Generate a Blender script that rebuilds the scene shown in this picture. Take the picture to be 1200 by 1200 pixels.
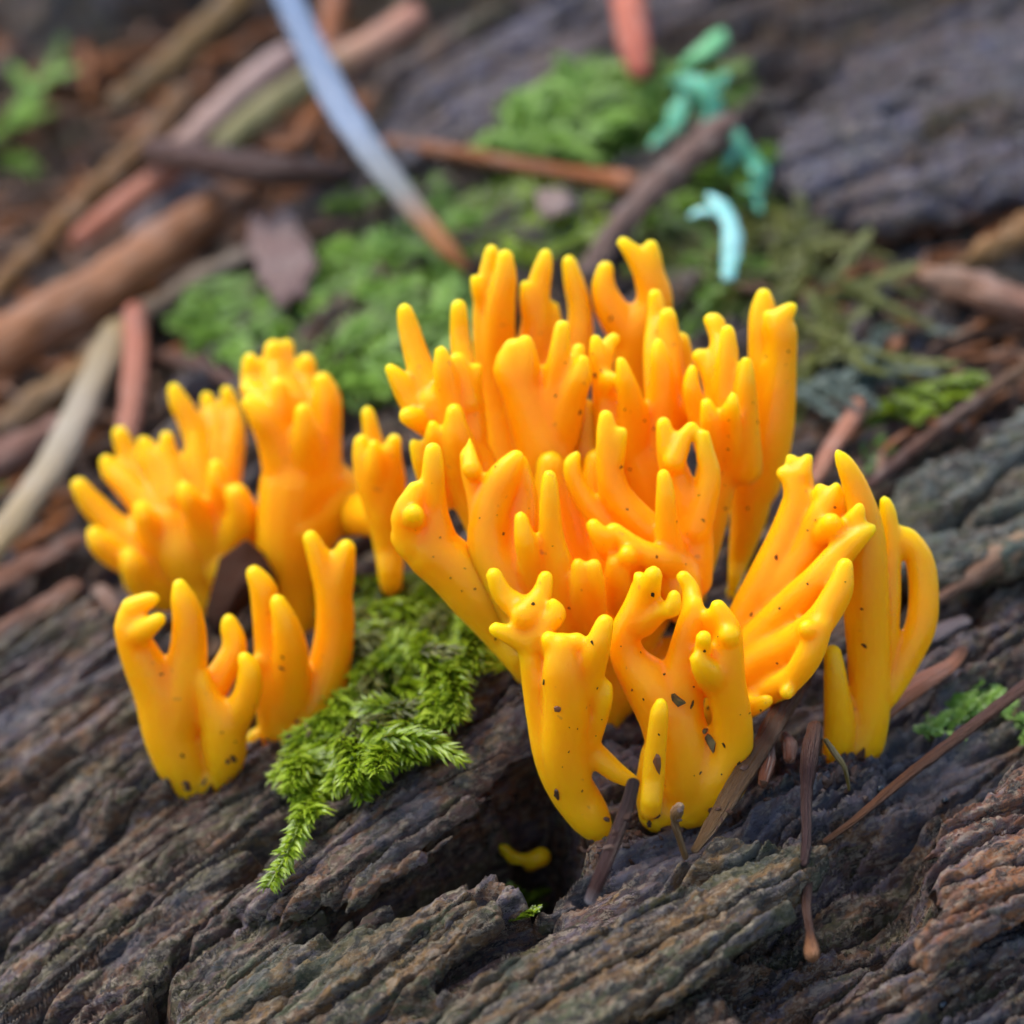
import bpy, bmesh, math, random
import numpy as np
from mathutils import Vector, Matrix

# 1 blender unit = 1 cm (macro photograph of small fungi on rotten wood)
scene = bpy.context.scene
for o in list(bpy.data.objects):
    bpy.data.objects.remove(o)
scene.unit_settings.system = 'METRIC'
scene.unit_settings.scale_length = 0.01
COL = scene.collection

# ------------------------------------------------------------------ camera
PITCH = math.radians(20.0)
DIST = 37.5                     # camera to focus point, cm
LENS, SENSOR = 100.0, 24.0
FWD = Vector((0, math.cos(PITCH), -math.sin(PITCH)))
UP = Vector((0, math.sin(PITCH), math.cos(PITCH)))
RIGHT = Vector((1, 0, 0))
CAM = -FWD * DIST
cd = bpy.data.cameras.new('camera')
cam = bpy.data.objects.new('camera', cd)
COL.objects.link(cam)
cam.location = CAM
cam.rotation_euler = (math.pi / 2 - PITCH, 0, 0)
cd.lens = LENS
cd.sensor_width = SENSOR
cd.sensor_fit = 'HORIZONTAL'
cd.clip_start = 0.1
cd.clip_end = 2000
cd.dof.use_dof = True
cd.dof.focus_distance = DIST - 0.4
cd.dof.aperture_fstop = 0.122    # 100 mm lens at about f/11 in centimetre units
scene.camera = cam

# ------------------------------------------------------------------ world, sun, exposure
SUN_EL, SUN_AZ = math.radians(66), math.radians(290)
world = bpy.data.worlds.new('World')
scene.world = world
world.use_nodes = True
wn = world.node_tree.nodes
wl = world.node_tree.links
wn.clear()
w_out = wn.new('ShaderNodeOutputWorld')
w_bg = wn.new('ShaderNodeBackground')
w_sky = wn.new('ShaderNodeTexSky')
w_sky.sky_type = 'NISHITA'
w_sky.sun_disc = False
w_sky.sun_elevation = SUN_EL
w_sky.sun_rotation = SUN_AZ
w_sky.air_density = 1.0
w_sky.dust_density = 1.2
wl.new(w_sky.outputs[0], w_bg.inputs[0])
wl.new(w_bg.outputs[0], w_out.inputs[0])
w_bg.inputs[1].default_value = 0.11
sd_ = bpy.data.lights.new('sun', 'SUN')
sun = bpy.data.objects.new('sun', sd_)
COL.objects.link(sun)
sd_.energy = 1.35
sd_.angle = math.radians(45)
sd_.color = (1.0, 0.96, 0.90)
_d = Vector((math.sin(SUN_AZ) * math.cos(SUN_EL), math.cos(SUN_AZ) * math.cos(SUN_EL), math.sin(SUN_EL)))
sun.rotation_euler = (-_d).to_track_quat('-Z', 'Y').to_euler()
vs = scene.view_settings
vs.view_transform = 'Standard'
vs.look = 'None'
vs.exposure = 1.66
vs.gamma = 1.0
vs.use_curve_mapping = False
scene.render.engine = 'CYCLES'
scene.cycles.use_denoising = True
scene.cycles.use_adaptive_sampling = True
scene.cycles.adaptive_threshold = 0.025
scene.cycles.max_bounces = 8
scene.cycles.diffuse_bounces = 5
scene.cycles.transmission_bounces = 6

# ------------------------------------------------------------------ maths helpers
PXCM = SENSOR / LENS * DIST / 1200.0      # cm per photo pixel in the focus plane


def at(px, py, z):
    """point seen at photo pixel (px, py), z cm behind the focus plane"""
    k = (DIST + z) * SENSOR / LENS / 1200.0
    return CAM + FWD * (DIST + z) + RIGHT * ((px - 600) * k) + UP * ((600 - py) * k)


def cmpx(r, z=0.0):
    return r * PXCM * (DIST + z) / DIST


_rs = np.random.RandomState(7)
_perm = _rs.permutation(4096)
_ga = _rs.rand(4096) * 2 * np.pi
_gx, _gy = np.cos(_ga), np.sin(_ga)


def pn(x, y, seed=0):
    """2-D gradient noise, about -0.7..0.7"""
    x = np.asarray(x, float); y = np.asarray(y, float)
    xi = np.floor(x).astype(int); yi = np.floor(y).astype(int)
    xf = x - xi; yf = y - yi
    u = xf * xf * xf * (xf * (xf * 6 - 15) + 10)
    v = yf * yf * yf * (yf * (yf * 6 - 15) + 10)

    def g(ix, iy, dx, dy):
        h = _perm[(_perm[(ix + seed * 131) & 4095] + iy) & 4095]
        return _gx[h] * dx + _gy[h] * dy
    a = g(xi, yi, xf, yf); b = g(xi + 1, yi, xf - 1, yf)
    c = g(xi, yi + 1, xf, yf - 1); d = g(xi + 1, yi + 1, xf - 1, yf - 1)
    return (a + (b - a) * u) + ((c + (d - c) * u) - (a + (b - a) * u)) * v


def cells(x, y, seed=0):
    """cellular noise: random height of the nearest cell and the gap to the second nearest"""
    xi = np.floor(x).astype(int); yi = np.floor(y).astype(int)
    d1 = np.full(x.shape, 9.0); d2 = np.full(x.shape, 9.0); val = np.zeros(x.shape)
    for dx in (-1, 0, 1):
        for dy in (-1, 0, 1):
            h = _perm[(_perm[(xi + dx + seed * 57) & 4095] + yi + dy) & 4095]
            cx = xi + dx + (h & 63) / 63.0; cy = yi + dy + ((h >> 6) & 63) / 63.0
            d = np.hypot(x - cx, y - cy)
            near = d < d1
            d2 = np.where(near, d1, np.minimum(d2, d))
            val = np.where(near, ((h * 7919) & 1023) / 1023.0, val)
            d1 = np.where(near, d, d1)
    return val, d2 - d1


def sstep(a, b, x):
    t = np.clip((x - a) / (b - a), 0, 1)
    return t * t * (3 - 2 * t)


# ------------------------------------------------------------------ object helpers
def link(name, me, mat=None, parent=None):
    o = bpy.data.objects.new(name, me)
    COL.objects.link(o)
    if mat is not None and me is not None:
        me.materials.clear()
        me.materials.append(mat)
    if parent is not None:
        o.parent = parent
    return o


def tag(o, label=None, cat=None, group=None, kind=None):
    if label: o['label'] = label
    if cat: o['category'] = cat
    if group: o['group'] = group
    if kind: o['kind'] = kind
    return o


def mesh_np(name, verts, quads=None, tris=None, smooth=True):
    me = bpy.data.meshes.new(name)
    verts = np.asarray(verts, np.float32)
    polys = []
    nq = 0 if quads is None else len(quads)
    nt = 0 if tris is None else len(tris)
    me.vertices.add(len(verts))
    me.vertices.foreach_set('co', verts.ravel())
    me.loops.add(nq * 4 + nt * 3)
    li = []
    if nq: li.append(np.asarray(quads, np.int32).ravel())
    if nt: li.append(np.asarray(tris, np.int32).ravel())
    me.loops.foreach_set('vertex_index', np.concatenate(li))
    me.polygons.add(nq + nt)
    st = np.concatenate([np.arange(nq) * 4, nq * 4 + np.arange(nt) * 3]).astype(np.int32)
    me.polygons.foreach_set('loop_start', st)
    me.polygons.foreach_set('use_smooth', np.full(nq + nt, smooth))
    me.update(calc_edges=True)
    me.validate()
    return me


def resample(pts, step):
    """Catmull-Rom through rows of (x, y, z, r), spaced about step"""
    P = np.asarray(pts, float)
    if len(P) == 2:
        Q = P
    Pe = np.vstack([2 * P[0] - P[1], P, 2 * P[-1] - P[-2]])
    out = []
    for i in range(1, len(Pe) - 2):
        p0, p1, p2, p3 = Pe[i - 1], Pe[i], Pe[i + 1], Pe[i + 2]
        n = max(2, int(np.linalg.norm((p2 - p1)[:3]) / step))
        for k in range(n):
            t = k / n
            out.append(0.5 * ((2 * p1) + (-p0 + p2) * t + (2 * p0 - 5 * p1 + 4 * p2 - p3) * t * t
                              + (-p0 + 3 * p1 - 3 * p2 + p3) * t ** 3))
    out.append(P[-1])
    Q = np.array(out)
    Q[:, 3] = np.clip(Q[:, 3], P[:, 3].min(), P[:, 3].max() * 1.03)
    return Q


def tube(pts, step=0.08, sides=12, flat=1.0, flat_dir=None, cap0='round', cap1='round', rough=0.0, seed=0, ridge=0.0):
    """closed tapered tube -> (verts, quads, tris) ; flat scales it along flat_dir"""
    Q = resample(pts, step)
    P, R = Q[:, :3], np.maximum(Q[:, 3], 1e-4)
    T = np.gradient(P, axis=0)
    T /= np.linalg.norm(T, axis=1)[:, None] + 1e-12
    ref = np.array(flat_dir if flat_dir is not None else FWD, float)
    rings, rad = [], []
    caps = 4

    def frame(i):
        a = np.cross(T[i], ref); n = np.linalg.norm(a)
        if n < 1e-3:
            a = np.cross(T[i], np.array([0.3, 0.2, 1.0])); n = np.linalg.norm(a)
        if n < 1e-6:
            a = np.array([1.0, 0, 0]); n = 1.0
        a /= n
        b = np.cross(a, T[i])
        return a, b
    cs = []
    if cap0 == 'round':
        for k in range(caps):
            f = (k + 0.35) / caps * math.pi / 2
            cs.append((0, -math.cos(f), math.sin(f)))
    cs += [(i, 0, 1.0) for i in range(len(P))]
    if cap1 == 'round':
        for k in range(caps):
            f = (caps - k - 1 + 0.35) / caps * math.pi / 2
            cs.append((len(P) - 1, math.cos(f), math.sin(f)))
    ang = np.arange(sides) / sides * 2 * np.pi
    V = []
    for (i, off, sc) in cs:
        a, b = frame(i)
        c = P[i] + T[i] * off * R[i]
        rr = R[i] * sc * np.ones(sides)
        if rough:
            rr = rr * (1 + rough * pn(ang * 1.3 + seed * 3.1, np.full(sides, i * step / (R.mean() * 1.5) + seed)) * np.where(np.ones(sides) > 0, 1, 1))
        if ridge:
            rr = rr * (1 + ridge * np.cos(ang * 2) )
        V.append(c + np.outer(np.cos(ang) * rr, a) + np.outer(np.sin(ang) * rr * flat, b))
    n = len(V)
    V = np.vstack(V)
    quads = []
    idx = np.arange(sides)
    for r in range(n - 1):
        q = np.stack([r * sides + idx, r * sides + (idx + 1) % sides,
                      (r + 1) * sides + (idx + 1) % sides, (r + 1) * sides + idx], 1)
        quads.append(q)
    quads = np.vstack(quads)
    c0 = V[:sides].mean(0); c1 = V[-sides:].mean(0)
    V = np.vstack([V, c0, c1])
    t0 = np.stack([(idx + 1) % sides, idx, np.full(sides, len(V) - 2)], 1)
    b0 = (n - 1) * sides
    t1 = np.stack([b0 + idx, b0 + (idx + 1) % sides, np.full(sides, len(V) - 1)], 1)
    return V, quads, np.vstack([t0, t1])


class MB:
    """collects pieces of one mesh"""
    def __init__(s): s.v, s.q, s.t, s.n = [], [], [], 0

    def add(s, V, q=None, t=None):
        s.v.append(V)
        if q is not None and len(q): s.q.append(np.asarray(q) + s.n)
        if t is not None and len(t): s.t.append(np.asarray(t) + s.n)
        s.n += len(V)

    def mesh(s, name, smooth=True):
        return mesh_np(name, np.vstack(s.v), np.vstack(s.q) if s.q else None, np.vstack(s.t) if s.t else None, smooth)


# ------------------------------------------------------------------ material helpers
class NT:
    def __init__(s, name):
        s.m = bpy.data.materials.new(name)
        s.m.use_nodes = True
        s.t = s.m.node_tree
        s.n = s.t.nodes
        s.n.clear()
        s.out = s.n.new('ShaderNodeOutputMaterial')

    def new(s, typ, **kw):
        nd = s.n.new(typ)
        for k, v in kw.items():
            setattr(nd, k, v)
        return nd

    def l(s, a, b): s.t.links.new(a, b)

    def coords(s, rot=0.0, scale=(1, 1, 1)):
        tc = s.new('ShaderNodeTexCoord')
        mp = s.new('ShaderNodeMapping')
        mp.inputs['Rotation'].default_value = (0, 0, rot)
        s.l(tc.outputs['Object'], mp.inputs['Vector'])
        m2 = s.new('ShaderNodeMapping')
        m2.inputs['Scale'].default_value = scale
        s.l(mp.outputs[0], m2.inputs['Vector'])
        return m2.outputs[0]

    def noise(s, vec, scale, detail=4, rough=0.55, dist=0.0):
        nd = s.new('ShaderNodeTexNoise')
        nd.inputs['Scale'].default_value = scale
        nd.inputs['Detail'].default_value = detail
        nd.inputs['Roughness'].default_value = rough
        nd.inputs['Distortion'].default_value = dist
        s.l(vec, nd.inputs['Vector'])
        return nd.outputs['Fac']

    def ramp(s, fac, stops, interp='LINEAR'):
        nd = s.new('ShaderNodeValToRGB')
        cr = nd.color_ramp
        cr.interpolation = interp
        while len(cr.elements) < len(stops):
            cr.elements.new(0.5)
        for e, (p, c) in zip(cr.elements, stops):
            e.position = p
            e.color = (c[0], c[1], c[2], 1) if hasattr(c, '__len__') else (c, c, c, 1)
        s.l(fac, nd.inputs[0])
        return nd.outputs[0]

    def mix(s, fac, a, b, blend='MIX'):
        nd = s.new('ShaderNodeMix', data_type='RGBA', blend_type=blend)
        for sock, v in ((nd.inputs[0], fac), (nd.inputs[6], a), (nd.inputs[7], b)):
            if hasattr(v, 'is_linked') or hasattr(v, 'links'):
                s.l(v, sock)
            elif hasattr(v, '__len__'):
                sock.default_value = (v[0], v[1], v[2], 1)
            else:
                sock.default_value = v
        return nd.outputs[2]

    def math(s, op, a, b=0.0):
        nd = s.new('ShaderNodeMath', operation=op)
        for sock, v in ((nd.inputs[0], a), (nd.inputs[1], b)):
            if hasattr(v, 'links'): s.l(v, sock)
            else: sock.default_value = v
        return nd.outputs[0]

    def bump(s, h, strength, dist=0.02, normal=None):
        nd = s.new('ShaderNodeBump')
        nd.inputs['Strength'].default_value = strength
        nd.inputs['Distance'].default_value = dist
        s.l(h, nd.inputs['Height'])
        if normal is not None: s.l(normal, nd.inputs['Normal'])
        return nd.outputs[0]

    def bsdf(s, color, rough=0.5, normal=None, **kw):
        b = s.new('ShaderNodeBsdfPrincipled')
        for key, v in (('Base Color', color), ('Roughness', rough), *kw.items()):
            key = key.replace('_', ' ')
            sock = b.inputs[key]
            if hasattr(v, 'links'): s.l(v, sock)
            elif hasattr(v, '__len__') and len(v) == 3 and sock.type == 'RGBA': sock.default_value = (*v, 1)
            else: sock.default_value = v
        if normal is not None: s.l(normal, b.inputs['Normal'])
        s.l(b.outputs[0], s.out.inputs[0])
        return b

# ------------------------------------------------------------------ the log: frame and relief
INC = math.radians(36)                       # angle between view axis and wood surface
LV = (UP * math.sin(INC) + FWD * math.cos(INC)).normalized()
LN = (UP * math.cos(INC) - FWD * math.sin(INC)).normalized()
P0 = at(720, 985, 0.35)
LOGM = Matrix(((RIGHT.x, LV.x, LN.x, P0.x), (RIGHT.y, LV.y, LN.y, P0.y), (RIGHT.z, LV.z, LN.z, P0.z), (0, 0, 0, 1)))
LOGI = LOGM.inverted()
M_np, MI_np = np.array(LOGM), np.array(LOGI)
GRAIN = math.radians(37)
CG, SG = math.cos(GRAIN), math.sin(GRAIN)


def tilt(u):
    u = np.asarray(u, float) + 0.9
    return np.where(u < 0, 0.25 * u, 0.05 * u) - 0.012 * u * u


def plane_hit(px, py, h):
    """local (u, v) where the ray through a photo pixel meets the wood plane raised by h"""
    c = LOGI @ CAM
    d = (LOGM.to_3x3().inverted() @ (at(px, py, 0) - CAM))
    u = 0.0
    for _ in range(8):
        t = (float(tilt(u)) + h - c.z) / d.z
        u = c.x + d.x * t
    return (u, c.y + d.y * t)


def poly_sd(poly, u, v):
    """signed distance (positive inside) from points to a polygon"""
    P = np.asarray(poly, float)
    d2 = np.full(u.shape, 1e9)
    inside = np.zeros(u.shape, bool)
    n = len(P)
    for i in range(n):
        a, b = P[i], P[(i + 1) % n]
        e = b - a
        t = np.clip(((u - a[0]) * e[0] + (v - a[1]) * e[1]) / (e @ e), 0, 1)
        dx, dy = u - a[0] - t * e[0], v - a[1] - t * e[1]
        d2 = np.minimum(d2, dx * dx + dy * dy)
        c = ((a[1] > v) != (b[1] > v))
        with np.errstate(divide='ignore', invalid='ignore'):
            xi = (b[0] - a[0]) * (v - a[1]) / (b[1] - a[1] + 1e-12) + a[0]
        inside ^= c & (u < xi)
    d = np.sqrt(d2)
    return np.where(inside, d, -d)


# relief of the wood: outline in photo pixels, height in cm, edge width in cm
TERR = [
    ([(-260, 560), (0, 742), (90, 715), (150, 760), (225, 905), (205, 932), (100, 978), (0, 1030), (-300, 1170)], 0.30, 0.10),
    ([(395, 1062), (480, 1000), (560, 925), (640, 860), (672, 890), (690, 985), (668, 1030), (640, 1058), (590, 1045)], -2.0, 0.25),
    ([(515, 1128), (560, 1090), (625, 1075), (660, 1085), (600, 1118), (540, 1145)], -0.45, 0.15),
    ([(830, 1150), (985, 985), (1075, 985), (1080, 1090), (1010, 1160), (900, 1230)], -0.45, 0.3),
    ([(985, 1260), (1075, 1165), (1200, 1085), (1400, 970), (1500, 1300), (1100, 1500)], 0.12, 0.12),
    ([(885, 935), (960, 895), (1040, 890), (1025, 950), (975, 985), (880, 985)], 0.22, 0.12),
    ([(1050, 760), (1200, 690), (1400, 600), (1400, 760), (1200, 800), (1090, 840)], 0.2, 0.2),
    ([(-200, 60), (60, 20), (200, -80), (260, -40), (140, 60), (20, 110), (-200, 200)], 0.5, 0.3),
    ([(640, 780), (700, 620), (880, 560), (930, 640), (900, 760), (860, 860), (740, 880)], -0.25, 0.3),
    ([(-300, 160), (120, 60), (300, -60), (500, -60), (440, 60), (430, 240), (250, 310), (210, 420), (110, 640), (0, 690), (-300, 820)], -0.55, 0.5),
    ([(0, 700), (130, 640), (250, 700), (200, 740), (100, 720), (0, 760)], -0.35, 0.2),
]
TERR = [([plane_hit(x, y, max(h, 0) * 0.5) for x, y in p], h, w) for p, h, w in TERR]

# separate splintered slabs: outline, height of top, thickness, slope across the slab
SLABS = [
    ('ridge', [(240, 1072), (300, 1018), (385, 935), (470, 862), (575, 770), (650, 700), (700, 720), (660, 835), (585, 905), (500, 985), (420, 1042), (330, 1068)], 0.30, 0.35),
    ('near', [(120, 1330), (210, 1180), (330, 1100), (470, 1068), (570, 1040), (588, 1058), (585, 1088), (530, 1118), (505, 1150), (545, 1150), (560, 1180), (470, 1330)], 0.34, 0.40),
    ('centre', [(380, 1330), (505, 1190), (600, 1120), (715, 1075), (800, 992), (880, 980), (935, 982), (978, 1002), (940, 1050), (905, 1075), (830, 1135), (730, 1195), (640, 1330)], 0.50, 0.45),
    ('chunk', [(1078, 1090), (1100, 1045), (1090, 1000), (1125, 950), (1200, 890), (1330, 820), (1420, 900), (1330, 1010), (1200, 1062), (1150, 1100), (1110, 1122), (1065, 1130)], 0.75, 0.55),
    ('lichen', [(1015, 612), (1055, 555), (1190, 490), (1420, 380), (1450, 560), (1200, 655), (1060, 690)], 0.55, 0.7),
    ('grey', [(880, 190), (985, 70), (1300, -60), (1500, -100), (1500, 180), (1150, 235), (1010, 262), (935, 230)], 0.5, 0.6),
    ('grey', [(420, 170), (520, 60), (760, -60), (900, -60), (770, 70), (610, 150), (470, 195)], 0.4, 0.5),
]
SLABS = [(n, [plane_hit(x, y, h) for x, y in p], h, th) for n, p, h, th in SLABS]


def warp_sd(poly, u, v, amp=0.10):
    s, t = u * CG + v * SG, -u * SG + v * CG
    wob = pn(s * 0.9, t * 5.0, 21) * amp * 1.6 + pn(s * 3.0, t * 12.0, 22) * amp * 0.8 + pn(u * 6, v * 6, 23) * amp * 0.5
    return poly_sd(poly, u, v) + wob


def base_relief(u, v):
    H = tilt(u).copy()
    for poly, h, w in TERR:
        P = np.asarray(poly)
        m = (u > P[:, 0].min() - 0.8) & (u < P[:, 0].max() + 0.8) & (v > P[:, 1].min() - 0.8) & (v < P[:, 1].max() + 0.8)
        if m.any():
            H[m] += h * sstep(-w * 0.5, w * 0.5, warp_sd(poly, u[m], v[m]))
    return H


def detail(u, v, amp=1.0):
    """long flat splits and fibres along the grain"""
    s, t = u * CG + v * SG, -u * SG + v * CG
    t = t + 0.30 * pn(s * 0.22, t * 0.35, 3) + 0.05 * pn(s * 0.7, t * 0.9, 4) + 0.026 * pn(s * 3.5, t * 5, 7)

    def stairs(n, edge):
        f = n - np.floor(n)
        return np.floor(n) + sstep(0.0, edge, f)
    ledge = stairs(pn(s * 0.13, t * 1.15, 5) * 4.0 + 0.5 * pn(s * 1.2, t * 2.0, 26), 0.20)
    ledge2 = stairs(pn(s * 0.30, t * 3.2, 6) * 3.6 + 0.5 * pn(s * 2.2, t * 4.0, 27), 0.34)
    fib = (1 - 2 * np.abs(pn(s * 0.32, t * 7.0, 8))) * 0.6 + (1 - 2 * np.abs(pn(s * 0.7, t * 13.0, 9))) * 0.4
    crumb = pn(s * 3.5, t * 7.0, 10) * 0.6 + pn(s * 8, t * 13, 11) * 0.5 + pn(s * 15, t * 20, 12) * 0.4
    cm = sstep(-0.10, 0.22, pn(s * 0.35, t * 0.8, 13))
    pits = -sstep(0.30, 0.46, pn(s * 0.9, t * 4.5, 14)) * 0.20
    g1 = np.abs(pn(s * 0.22, t * 1.9, 15) + 0.03 * pn(s * 2, t * 6, 28)); g2 = np.abs(pn(s * 0.5, t * 4.2, 16))
    g4 = np.abs(pn(s * 0.14, t * 1.0, 24) + 0.03 * pn(s * 2, t * 6, 25))
    cracks = -0.75 * (1 - sstep(0.0, 0.045, g4)) - 0.42 * (1 - sstep(0.0, 0.05, g1)) - 0.10 * (1 - sstep(0.0, 0.07, g2))
    ws, wt = s + 0.10 * pn(u * 3, v * 3, 18), t + 0.03 * pn(u * 4, v * 4, 19)
    c1, e1 = cells(ws * 0.40, wt * 3.6, 1)
    c2, e2 = cells(ws * 1.1, wt * 8.0, 2)
    c3, e3 = cells(ws * 5.0, wt * 14.0, 3)
    plates = 0.12 * (c1 - 0.5) + (0.030 + 0.06 * cm) * (c2 - 0.5) + (0.012 + 0.045 * cm) * (c3 - 0.5)
    return amp * (0.085 * ledge + 0.050 * ledge2 + 0.040 * fib + (0.036 + 0.085 * cm) * crumb + pits + cracks + plates)


def full_relief(u, v):
    H = base_relief(u, v)
    for n, poly, h, th in SLABS:
        H = np.where(poly_sd(poly, u, v) > 0, np.maximum(H, tilt(u) + h), H)
    return H


_TS = np.linspace(0, 1, 500)


def surf_at(px, py, h=0.0, relief=full_relief):
    """world point where the ray through a photo pixel first meets the relief raised by h, with its depth behind focus"""
    a = np.array(at(px, py, -6)); b = np.array(at(px, py, 26))
    W = a + np.outer(_TS, b - a)
    L = W @ MI_np[:3, :3].T + MI_np[:3, 3]
    below = L[:, 2] < relief(L[:, 0], L[:, 1]) + h
    i = int(np.argmax(below)) if below.any() else len(_TS) - 1
    i = max(i, 1)
    return Vector(W[i] * 0.5 + W[i - 1] * 0.5), -6 + 32 * _TS[i]


# ------------------------------------------------------------------ wood material
def wood_material(name, tint=None, pal=0):
    """strips of fibre of differing colour, broken by black gaps and grit"""
    m = NT(name)
    tc = m.new('ShaderNodeTexCoord')
    rot = m.new('ShaderNodeMapping'); rot.inputs['Rotation'].default_value = (0, 0, -GRAIN)
    m.l(tc.outputs['Object'], rot.inputs['Vector'])
    wn_ = m.new('ShaderNodeTexNoise'); wn_.inputs['Scale'].default_value = 2.2; wn_.inputs['Detail'].default_value = 6; wn_.inputs['Roughness'].default_value = 0.68
    m.l(rot.outputs[0], wn_.inputs['Vector'])
    ad = m.new('ShaderNodeVectorMath', operation='MULTIPLY_ADD')
    m.l(wn_.outputs['Color'], ad.inputs[0]); ad.inputs[1].default_value = (0.5, 0.20, 0.1); m.l(rot.outputs[0], ad.inputs[2])

    def sc(v):
        mp = m.new('ShaderNodeMapping'); mp.inputs['Scale'].default_value = v
        m.l(ad.outputs[0], mp.inputs['Vector']); return mp.outputs[0]

    def strips(scale):
        vo = m.new('ShaderNodeTexVoronoi'); vo.inputs['Scale'].default_value = scale; vo.inputs['Randomness'].default_value = 1.0
        m.l(sc((0.14, 1, 0.6)), vo.inputs['Vector'])
        sp = m.new('ShaderNodeSeparateColor'); m.l(vo.outputs['Color'], sp.inputs[0]); return sp.outputs
    P = [
        [(0.0, (0.040, 0.018, 0.010)), (0.15, (0.220, 0.095, 0.055)), (0.30, (0.260, 0.220, 0.270)), (0.42, (0.400, 0.190, 0.060)), (0.54, (0.130, 0.065, 0.050)), (0.66, (0.190, 0.180, 0.060)), (0.80, (0.290, 0.150, 0.115)), (0.90, (0.100, 0.130, 0.105)), (1.0, (0.560, 0.310, 0.080))],
        [(0.0, (0.050, 0.034, 0.014)), (0.15, (0.260, 0.210, 0.060)), (0.30, (0.270, 0.240, 0.270)), (0.42, (0.470, 0.260, 0.060)), (0.54, (0.180, 0.095, 0.050)), (0.66, (0.150, 0.190, 0.070)), (0.80, (0.340, 0.180, 0.085)), (0.90, (0.085, 0.150, 0.110)), (1.0, (0.600, 0.380, 0.090))],
        [(0.0, (0.080, 0.026, 0.010)), (0.15, (0.440, 0.150, 0.045)), (0.30, (0.300, 0.220, 0.240)), (0.42, (0.640, 0.250, 0.062)), (0.54, (0.240, 0.090, 0.045)), (0.66, (0.420, 0.210, 0.110)), (0.80, (0.300, 0.240, 0.280)), (0.90, (0.500, 0.220, 0.070)), (1.0, (0.700, 0.320, 0.100))],
        [(0.0, (0.030, 0.022, 0.024)), (0.15, (0.160, 0.115, 0.130)), (0.30, (0.240, 0.220, 0.280)), (0.42, (0.240, 0.115, 0.070)), (0.54, (0.090, 0.060, 0.060)), (0.66, (0.190, 0.190, 0.250)), (0.80, (0.200, 0.120, 0.110)), (0.90, (0.120, 0.130, 0.130)), (1.0, (0.300, 0.260, 0.280))],
        [(0.0, (0.030, 0.034, 0.016)), (0.15, (0.140, 0.180, 0.105)), (0.30, (0.250, 0.290, 0.275)), (0.42, (0.160, 0.190, 0.050)), (0.54, (0.170, 0.095, 0.045)), (0.66, (0.190, 0.240, 0.190)), (0.80, (0.150, 0.120, 0.050)), (0.90, (0.100, 0.150, 0.110)), (1.0, (0.350, 0.390, 0.350))],
    ][pal]
    v1, v2 = strips(1.6), strips(4.6)
    iso = sc((0.5, 1, 1)); st = sc((0.12, 1, 1))
    nz = m.noise(iso, 3.0, 7, 0.72)
    pick = m.math('ADD', m.math('MULTIPLY', v2[0], 0.62), m.math('MULTIPLY', m.math('SUBTRACT', nz, 0.5), 1.3))
    pick = m.math('ADD', pick, m.math('MULTIPLY', v1[0], 0.38))
    c = m.ramp(m.math('FRACT', pick), [(p_, tuple(f_ * k_ for f_, k_ in zip((0.47, 0.43, 0.40) if pal != 3 else (0.40, 0.40, 0.50), q_))) for p_, q_ in P])
    a = m.noise(st, 4.0, 8, 0.72)
    c = m.mix(m.ramp(a, [(0.38, 0.9), (0.46, 0.0)]), c, (0.018, 0.011, 0.008))
    b = m.noise(iso, 10.0, 7, 0.8)
    c = m.mix(m.ramp(b, [(0.445, 0.9), (0.485, 0.0)]), c, (0.020, 0.014, 0.010))
    k2 = m.noise(iso, 16, 6, 0.8)
    c = m.mix(m.ramp(k2, [(0.525, 0.0), (0.56, 0.85)]), c, m.mix(0.5, c, (0.46, 0.36, 0.24)))
    if tint is not None:
        g = m.noise(iso, 0.9, 6, 0.7)
        c = m.mix(m.ramp(g, [(0.51, 0.0), (0.60, 0.55)]), c, tint)
    r = m.noise(iso, 5.0, 5, 0.7)
    rough = m.ramp(r, [(0.44, 0.22), (0.56, 0.65)])
    fine = m.noise(iso, 34, 6, 0.75)
    fib = m.noise(st, 16, 6, 0.72)
    nrm = m.bump(fib, 0.9, 0.025)
    nrm = m.bump(fine, 1.0, 0.035, nrm)
    m.bsdf(c, rough, nrm, Specular_IOR_Level=0.45)
    return m.m


WOOD = wood_material('rotten_wood', (0.075, 0.080, 0.105))
WOOD_WARM = wood_material('orange_rotten_wood', None, 2)
WOOD_GREEN = wood_material('algae_wood', (0.040, 0.056, 0.026), 1)
WOOD_LICHEN = wood_material('lichen_wood', (0.055, 0.078, 0.045), 4)
WOOD_GREY = wood_material('weathered_wood', None, 3)

log = link('fallen_log', None)
log.matrix_world = LOGM
tag(log, 'dark wet rotting log of splintered brown wood that everything grows and lies on', 'log')


def axis(lo, hi, d0, far, grow=1.25):
    a = [lo]
    inner = np.arange(lo, hi, d0)
    left, right, d = [], [], d0
    x = lo; d = d0
    while x > -far:
        d *= grow; x -= d; left.append(x)
    x = inner[-1]; d = d0
    while x < far:
        d *= grow; x += d; right.append(x)
    return np.concatenate([np.array(left[::-1]), inner, np.array(right)])


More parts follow.
